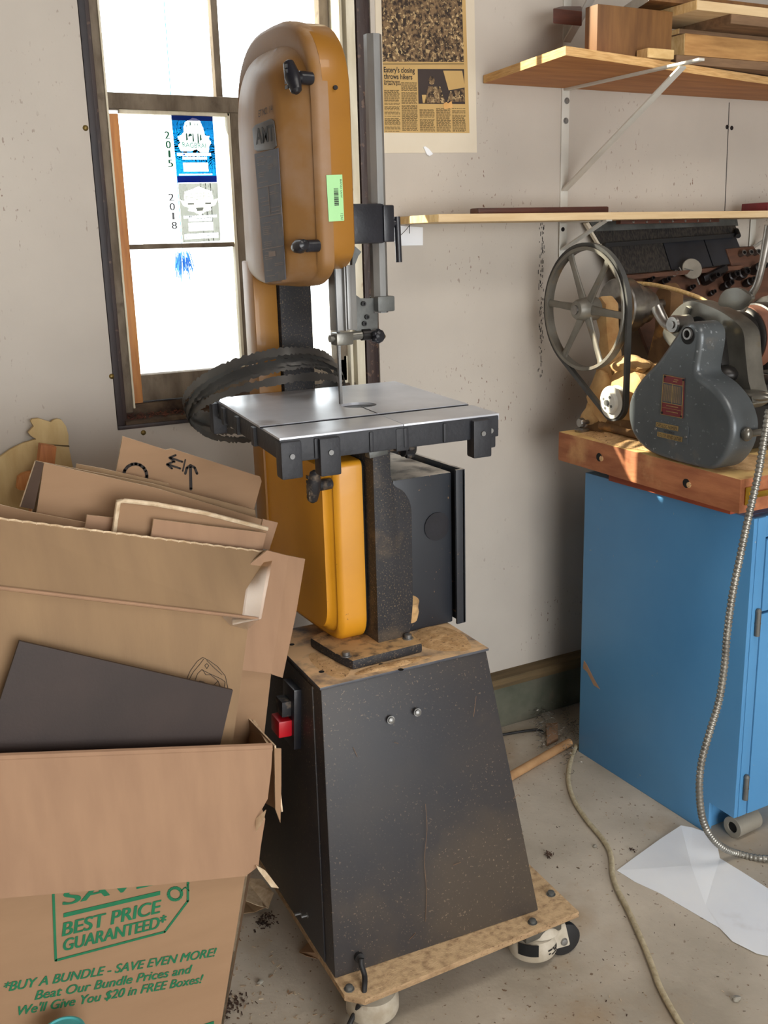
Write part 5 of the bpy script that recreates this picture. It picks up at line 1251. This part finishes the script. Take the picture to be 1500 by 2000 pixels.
b = B(); o = PC+V((.10, 0, 0)); b.lathe([(0, 0), (.072, 0), (.075, .004), (.075, .036), (.062, .04), (.06, .068), (.05, .072), (.048, .10), (.038, .104), (.036, .12), (0, .12)], o, (1, 0, 0), 40); obj('cone_pulley', b, 'steel', cs)
b = B()
hang = [V((2.01, PC.y+y, z)) for y, z in ((-.07, .945), (.10, .945), (.06, 1.10), (.03, 1.20), (.032, 1.30), (.0, 1.325), (-.03, 1.30), (-.03, 1.20), (-.05, 1.10))]
b.hull(hang, [p+V((.05, 0, 0)) for p in hang], .01); 
hang2 = [V((1.79, PC.y+y, z)) for y, z in ((-.09, .945), (.04, .945), (.01, 1.10), (-.002, 1.20), (.024, 1.26), (.02, 1.29), (0, 1.30), (-.026, 1.28), (-.03, 1.22), (-.055, 1.10))]
obj('hanger', b, 'rusty_iron', cs)
b = B(); b.hull(hang2, [p+V((.045, 0, 0)) for p in hang2], .008); obj('hanger', b, 'sawdust_iron', cs)
b = B(); b.box(1.78, 2.08, PC.y-.10, PC.y+.02, .944, .965, .004); b.bar((1.80, PC.y-.20, .968), (2.05, PC.y-.10, .968), .03, .02); obj('base_rail', b, 'rusty_iron', cs)
# motor
mo = thing('electric_motor', 'sawdust caked electric motor with small pulley below the big pulley', 'motor', (1.86, MP.y, .945))
b = B(); o = V((1.782, MP.y+.01, MP.z+.01)); b.lathe([(0, 0), (.05, 0), (.072, .01), (.076, .03), (.076, .17), (.07, .185), (.04, .19), (0, .19)], o, (1, 0, 0), 28); obj('motor_body', b, 'sawdust_iron', mo)
b = B(); random.seed(8)
b.blob((1.80, MP.y+.10, 1.03), .035, .05, .07, .2, 2); b.blob((1.80, MP.y+.13, .985), .03, .045, .04, .2, 4); b.blob((1.82, MP.y+.02, 1.125), .04, .06, .025, .2, 6)
obj('sawdust_caking', b, 'sawdust_iron', mo, kind='stuff')
b = B(); b.hull([(1.775, MP.y-.09, .944), (1.775, MP.y+.16, .944), (1.97, MP.y+.16, .944), (1.97, MP.y-.09, .944)], [(1.785, MP.y-.06, .99), (1.785, MP.y+.10, .99), (1.96, MP.y+.10, .99), (1.96, MP.y-.06, .99)], .006); obj('motor_base', b, 'rusty_iron', mo)
b = B(); c = V((MP.x, MP.y, MP.z)); b.lathe([(0, -.022), (.012, -.022), (.026, -.020), (.028, -.010), (MR+.002, -.010), (MR-.004, 0), (MR+.002, .010), (.02, .012), (0, .04)], c, (1, 0, 0), 36); mpu = obj('motor_pulley', b, 'white_metal', mo)
b = B(); b.lathe([(0, 0), (.0075, 0), (.0075, .005), (0, .005)], c+V((-.022, 0, 0)), (-1, 0, 0), 14)
for k in range(4):
    a = k*math.pi/2+.5; b.lathe([(0, 0), (.004, 0), (.004, .001), (0, .001)], c+V((-.0212, .0165*math.cos(a), .0165*math.sin(a))), (-1, 0, 0), 8)
obj('shaft_end', b, 'grey_cast', mpu)
c = PX(1131, 826, 1.745); b = B(); b.lathe([(0, 0), (.011, 0), (.013, .004), (.013, .012), (.006, .014), (.006, .05), (0, .05)], c, (1, 0, 0), 16); b.lathe([(0, -.018), (.018, -.018), (.02, -.008), (.013, -.004), (0, -.004)], V((1.752, c.y-.004, .958)), (0, 0, 1), 16); obj('mounting_bolt', b, 'steel', mo)
b = B(); b.cyl(V((1.775, -.30, .965)), V((1.775, -.62, .955)), .011, 12); obj('slide_bar', b, 'rusty_iron', mo)

# tool rack leaning against the wall
rk = thing('tool_rack', 'dark tool rack with mesh strip and black panels leaning on the wall', 'tool rack', (2.25, -.15, .945))
RT_, RB = -.03, -.15
def R_(x, y, d=0.):
    """pixel on the sloping rack plane"""
    n = V((0, -1, (RT_-RB)/.38*-1*-1)); n = V((0, -.95, .30)).normalized(); return PP(x, y, V((2.2, RT_, 1.485))+n*d, n)
b = B()
b.ext([R_(x, y) for x, y in ((1144, 436), (1150, 434), (1232, 566), (1224, 570))], (0, .012, 0)); obj('side_rail', b, 'backing_paper', rk)
b = B(); b.ext([R_(x, y) for x, y in ((1150, 430), (1440, 428), (1442, 441), (1165, 455))], (0, .010, 0)); obj('back_board', b, 'grey_cast', rk)
b = B(); b.ext([R_(x, y, .004) for x, y in ((1160, 452), (1436, 440), (1443, 458), (1174, 476))], (0, .012, 0)); obj('mesh_strip', b, 'mesh_panel', rk)
b = B(); b.bar(R_(1180, 479, .012), R_(1440, 459, .012), .012, .012); b.cyl(R_(1438, 450, .012), R_(1442, 461, .03), .008, 12); obj('rail', b, 'ink_black', rk)
for k, (px) in enumerate((((1172, 478), (1292, 469), (1310, 527), (1216, 536)), ((1294, 469), (1372, 463), (1392, 521), (1312, 527)), ((1374, 463), (1436, 459), (1456, 512), (1394, 520)))):
    b = B(); b.ext([R_(x, y) for x, y in px], (0, .008, 0)); obj('panel', b, 'mesh_panel' if k == 0 else 'rack_panel', rk)
b = B(); p0, p1 = R_(1212, 542, .01), R_(1440, 522, .01); b.bar(p0, p1, .05, .012); obj('ledge', b, 'rack_wood', rk)
b = B(); b.ext([R_(x, y, -.002) for x, y in ((1214, 546), (1520, 518), (1590, 700), (1280, 720))], (0, .012, 0)); obj('tool_board', b, 'rack_wood', rk)
b = B()
p0, p1 = PY(1208, 433, -.10), PY(1400, 432, -.10); b.box(p0.x, p1.x, -.11, -.09, p0.z-.004, p0.z+.006)
st = obj('stud_strip', b, 'mahogany', base=None); st.parent = None
bpy.data.objects.remove(st)
t = thing('stud_strip', 'dark red strip with round studs under the mid shelf', 'strip', (p0.x, -.10, p0.z))
b = B(); b.box(p0.x, p1.x, -.11, -.09, z0-.012, z0-.0005, .001); obj('body', b, 'mahogany', t)
for k in range(7):
    x = p0.x+(p1.x-p0.x)*(.12+.13*k); b = B(); b.lathe([(.004, 0), (.003, .002), (0, .003)], (x, -.11, z0-.007), (0, -1, 0), 10); obj('stud', b, 'steel', t)
# tools held on the board: bits, tapered holders, sockets
TG = 'tools on the tool board'
def onb(x, y, d=.0): return R_(x, y, d)
def bit(name, lab, a, c, r, mat='tool_dark', r2=None, cat='tool', grp=TG):
    b = B(); b.cyl(a, c, r, 14, r2 or r); tag(obj(name, b, mat, base=a), lab, cat, grp)
def hold(name, lab, p, r, l, mat='tool_dark', cat='tool'):
    n = V((-.15, -.9, .35)).normalized(); b = B()
    b.lathe([(0, 0), (r*.8, 0), (r, l*.15), (r, l*.6), (r*.72, l*.65), (r*.72, l), (r*.5, l), (r*.45, l*.8), (0, l*.8)], p, n, 18)
    tag(obj(name, b, mat, base=p), lab, cat, TG)
# round disc
c = onb(1350, 526, .03); b = B(); b.lathe([(0, 0), (.030, 0), (.031, .002), (.031, .006), (.0295, .0075), (0, .0075)], c, (-.3, -.9, .35), 30)
dsk = thing('round_plate', 'pale round metal plate with a bar across the tool board', 'plate', c); obj('disc', b, 'steel_dull', dsk)
b = B(); q = V((-.3, -.9, .35)).normalized(); b.bar(c+q*.009+V((-.03, 0, .0)), c+q*.009+V((.03, 0, -.012)), .003, .002); obj('crease', b, 'grey_cast', dsk)
b = B(); b.cyl(onb(1360, 541, .03), onb(1366, 556, .03), .003, 10); b.cyl(onb(1332, 533, .03), onb(1326, 522, .03), .003, 10); obj('pin', b, 'steel', dsk)
for k, (x, y, r, l, lab, mat) in enumerate((
        (1310, 538, .009, .03, 'small bright tool bit left of the round plate', 'steel'), (1288, 556, .010, .05, 'dark tool holder below the black panels at the left', 'tool_dark'),
        (1262, 552, .008, .04, 'dark short bit at the left end of the tool board', 'tool_dark'), (1375, 552, .012, .07, 'long dark holder right under the round plate', 'tool_dark'),
        (1395, 540, .010, .05, 'dark holder just right of the round plate', 'tool_dark'), (1420, 545, .014, .05, 'stubby dark collet right of the round plate', 'tool_dark'),
        (1440, 540, .016, .05, 'thick dark collet below the socket block', 'tool_dark'), (1455, 555, .013, .045, 'open ended dark sleeve under the sockets', 'iron_dark'),
        (1410, 562, .012, .05, 'dark holder above the headstock wrench plate', 'tool_dark'), (1470, 530, .016, .06, 'large dark arbor at the right of the tool board', 'iron_dark'),
        (1385, 575, .008, .03, 'small dark peg above the headstock casting', 'tool_dark'), (1345, 565, .008, .03, 'small dark peg above the pale rod', 'tool_dark'))):
    hold('tool_holder', lab, onb(x, y, .004), r, l, mat)
b = B(); a, c = onb(1372, 545, .03), onb(1418, 522, .05); b.bar(a, c, .02, .018, bev=.003); tag(obj('clamp_bar', b, 'tool_dark', base=a), 'dark square clamp bar slanting up right of the round plate', 'tool', TG)
blk = thing('socket_block', 'wooden block with a row of bright sockets at the right of the rack', 'socket block', onb(1440, 515))
b = B(); P = [R_(x, y, .004) for x, y in ((1418, 486), (1472, 481), (1500, 520), (1430, 522))]; b.hull(P, [p+V((0, .04, 0)) for p in P], .002); obj('block', b, 'rack_wood', blk)
for k, (x, y) in enumerate(((1446, 497), (1460, 496), (1474, 495), (1486, 493))):
    c = R_(x, y, .006); b = B(); n = V((-.15, -.9, .3)).normalized(); b.lathe([(.005, 0), (.0085, 0), (.0085, .02), (.0055, .02), (.005, .004), (0, .004)], c, n, 18)
    tag(obj('socket', b, 'steel', base=c), ('bright socket leftmost in the wooden block', 'bright socket second from the left in the wooden block', 'bright socket third from the left in the wooden block', 'bright socket rightmost in the wooden block')[k], 'socket', 'sockets in the wooden block')
b = B(); b.tube([PX(x, y, 1.98) for x, y in ((1240, 553), (1275, 556), (1320, 566), (1362, 580), (1380, 590))], .0055, 10, 6); tag(obj('wooden_rod', b, 'pine_end', base=PX(1380, 590, 1.98)), 'pale thin rod running from the countershaft to the headstock', 'rod')

# ================================================================== FLOOR THINGS
# flexible conduit from the bench down to the floor
pth = [PY(1502, 800, -.885), PY(1494, 850, -.885), PY(1480, 930, -.885), PY(1462, 1010, -.885), PY(1446, 1085, -.885), PY(1430, 1165, -.885), PY(1420, 1240, -.885), PY(1415, 1300, -.885), PY(1404, 1370, -.885), PY(1386, 1430, -.885), PY(1370, 1490, -.885), PY(1366, 1545, -.89)]
pth += [PY(1372, 1598, -.892), PY(1388, 1632, -.89), PY(1412, 1655, -.885), PZ(1445, 1668, .0105), PZ(1505, 1677, .0105), PZ(1640, 1670, .0105)]
cv = curve(pth, 10); L = [0]
for i in range(1, len(cv)): L.append(L[-1]+(cv[i]-cv[i-1]).length)
tot = L[-1]; step = .0024; fine = []; j = 0; s = 0
while s < tot:
    while L[j+1] < s: j += 1
    fine.append(cv[j].lerp(cv[j+1], (s-L[j])/max(1e-9, L[j+1]-L[j]))); s += step
b = B(); b.tube(fine, .008, 12, radii=[.0088 if (i//2) % 2 else .0070 for i in range(len(fine))])
tag(obj('flexible_conduit', b, 'conduit', base=fine[-1]), 'ribbed metal flexible conduit hanging before the blue cabinet onto the floor', 'conduit')
# woven cord
cp = [PZ(x, y, .007) for x, y in ((1126, 1455), (1116, 1480), (1110, 1520), (1120, 1560), (1145, 1600), (1178, 1640), (1193, 1670), (1196, 1705), (1205, 1735), (1228, 1780), (1255, 1840), (1275, 1890), (1290, 1930), (1320, 1985), (1350, 2030))]
b = B(); b.tube(cp, .0062, 12, 8, flat=.9); tag(obj('woven_cord', b, 'tan_cord', base=cp[6]), 'pale woven cord snaking over the floor from the cabinet corner', 'cord')
a, c = PZ(985, 1523, .013), PZ(1112, 1450, .013); b = B(); b.cyl(a, c, .0125, 16); tag(obj('dowel', b, 'dowel_wood', base=(a+c)/2), 'wooden dowel on the floor between saw stand and blue cabinet', 'stick')
b = B(); P = [PZ(x, y, .002) for x, y in ((1068, 1458), (1066, 1420), (1089, 1418), (1090, 1446))]; b.hull(P, [p+V((0, 0, .012)) for p in P], .001); tag(obj('wood_scrap', b, 'cardboard_pale', base=P[0]), 'small flat wood scrap on the floor by the blue cabinet corner', 'wood scrap')
b = B(); b.tube([PZ(x, y, .006) for x, y in ((980, 1435), (1010, 1430), (1050, 1425), (1062, 1432))], .004, 8, 6); tag(obj('black_wire', b, 'rubber', base=PZ(1050, 1425, 0)), 'short black wire on the floor near the wall', 'wire')
# paper sheet: folded, gently curled
po = [(1205, 1700), (1240, 1674), (1290, 1638), (1330, 1612), (1352, 1616), (1375, 1624), (1392, 1636), (1402, 1655), (1406, 1676), (1450, 1703), (1500, 1735), (1560, 1775), (1560, 1880), (1478, 1862), (1430, 1838), (1405, 1812), (1350, 1780), (1290, 1745), (1240, 1722)]
zz = [.0015, .002, .003, .010, .006, .006, .005, .004, .002, .002, .003, .002, .002, .004, .003, .002, .0015, .0015, .0015]
t = bmesh.new(); cA = t.verts.new(PZ(1378, 1768, .004)); cB = t.verts.new(PZ(1350, 1690, .0105))
vs = [t.verts.new(PZ(x, y, z)) for (x, y), z in zip(po, zz)]
n = len(vs)
for i in range(n):
    k = (i+1) % n
    cc = cB if (i <= 7 or i >= 17) else cA
    t.faces.new((cc, vs[i], vs[k]))
t.faces.new((cA, cB, vs[8])); t.faces.new((cB, cA, vs[17]))
bmesh.ops.recalc_face_normals(t, faces=t.faces); bmesh.ops.solidify(t, geom=t.faces[:], thickness=.0006)
b = B(); b._join(t); tag(obj('paper_sheet', b, 'paper_white', base=PZ(1378, 1768, 0), sharp=4), 'creased white paper sheet on the floor in front of the blue cabinet', 'paper')
# swarf and dust by the cabinet corner
random.seed(41); b = B()
for k in range(260):
    px, py = (random.gauss(1058, 10), random.gauss(1422, 22)) if k % 2 else (random.gauss(1108, 12), random.gauss(1445, 26))
    p = PZ(px, py, .004)
    if p.x > 1.735 and p.y < -.25: continue
    p.z = random.uniform(.003, .03); r = random.uniform(.003, .009); a0 = random.uniform(0, 6)
    b.tube([p+V((r*math.cos(a0+q), r*math.sin(a0+q)*.8, q*.002)) for q in (0, .9, 1.8, 2.7, 3.6)], .0007, 4)
tag(obj('swarf', b, 'swarf', base=PZ(1085, 1440, 0)), 'curly metal swarf swept against the back corner of the blue cabinet', 'swarf', kind='stuff')
b = B(); random.seed(42)
def chip(x, y, s, zb=.0005):
    a = random.uniform(0, 3.14); d = V((math.cos(a), math.sin(a), 0)); o = V((x, y, zb+s*.12)); b.bar(o-d*s, o+d*s+V((0, 0, s*random.uniform(0, .4))), s*random.uniform(.3, .9), s*.2)
for k in range(420):
    px, py = random.uniform(380, 1500), random.uniform(1480, 2010)
    p = PZ(px, py, 0)
    if .68 < p.x < 1.2 and -.93 < p.y < -.4: continue
    if p.x > 1.74 and p.y > -.86: continue
    if p.x < .52 and p.y > -.86: continue
    chip(p.x, p.y, random.choice((.0012, .0016, .0022, .003)))
for k in range(150):
    px, py = random.uniform(430, 660), random.uniform(1690, 2010); p = PZ(px, py, 0)
    if p.x > .66 and p.y > -.93: continue
    if p.x < .5: continue
    chip(p.x, p.y, random.choice((.0012, .002, .003, .0045)))
tag(obj('floor_chips', b, 'chips', base=PZ(1100, 1900, 0)), 'scattered pale wood chips and crumbs over the concrete floor', 'debris', kind='stuff')
b = B(); random.seed(43)
for k in range(260):
    px, py = random.uniform(400, 1500), random.uniform(1430, 2010); p = PZ(px, py, 0)
    if .68 < p.x < 1.2 and -.93 < p.y < -.4: continue
    if p.x > 1.74 and p.y > -.86: continue
    if p.x < .52 and p.y > -.86: continue
    chip(p.x, p.y, random.choice((.001, .0016, .0026)))
for cx, cy, n, sd in ((455, 1960, 60, 12), (1236, 1664, 10, 4), (430, 1985, 50, 14), (520, 1800, 60, 10), (1072, 1672, 22, 6)):
    for k in range(n):
        p = PZ(random.gauss(cx, sd), random.gauss(cy, sd*.7), 0); chip(p.x, p.y, random.uniform(.002, .005), random.uniform(0, .006))
tag(obj('floor_dirt', b, 'dirt', base=PZ(600, 1950, 0)), 'dark crumbs and dirt scattered over the concrete floor', 'debris', kind='stuff')
# torn cardboard bits between box and saw
for nm, lab, px, z, mt in (('torn_cardboard', 'torn pale cardboard scrap on the floor right of the moving box', ((476, 1715), (512, 1718), (535, 1745), (524, 1775), (500, 1768), (470, 1756)), .012, 'cardboard_edge'),
                           ('torn_cardboard', 'small curled cardboard scrap below the larger torn one beside the box', ((474, 1758), (506, 1756), (520, 1772), (498, 1782), (472, 1785)), .004, 'cardboard_tan'),
                           ('torn_cardboard', 'grey cardboard scrap tucked under the left edge of the dolly', ((584, 1860), (602, 1842), (618, 1862), (622, 1874), (598, 1868)), .004, 'cardboard')):
    b = B(); P = [PZ(x, y, z+.006*(k % 3)) for k, (x, y) in enumerate(px)]
    for i in range(1, len(P)-1): b.hull([P[0], P[i], P[i+1]], [p+V((0, 0, .0015)) for p in (P[0], P[i], P[i+1])])
    tag(obj(nm, b, mt, base=P[0]), lab, 'cardboard', 'torn cardboard scraps on the floor')
for px, py, lab, r in ((1218, 1985, 'pale stone crumb on the floor near the front of the cord', .0), (508, 1918, 'grey pebble on the floor right of the moving box', .007), (1438, 1950, 'pale pebble on the floor before the paper sheet', .009), (1162, 1652, 'small grey nut shaped crumb touching the woven cord', .006)):
    if not r: continue
    c = PZ(px, py, r*.6); b = B(); b.blob(c, r, r*.8, r*.65, .2, px % 7, 2); tag(obj('pebble', b, 'pvc_grey', base=(c.x, c.y, 0)), lab, 'pebble', 'pebbles on the floor')
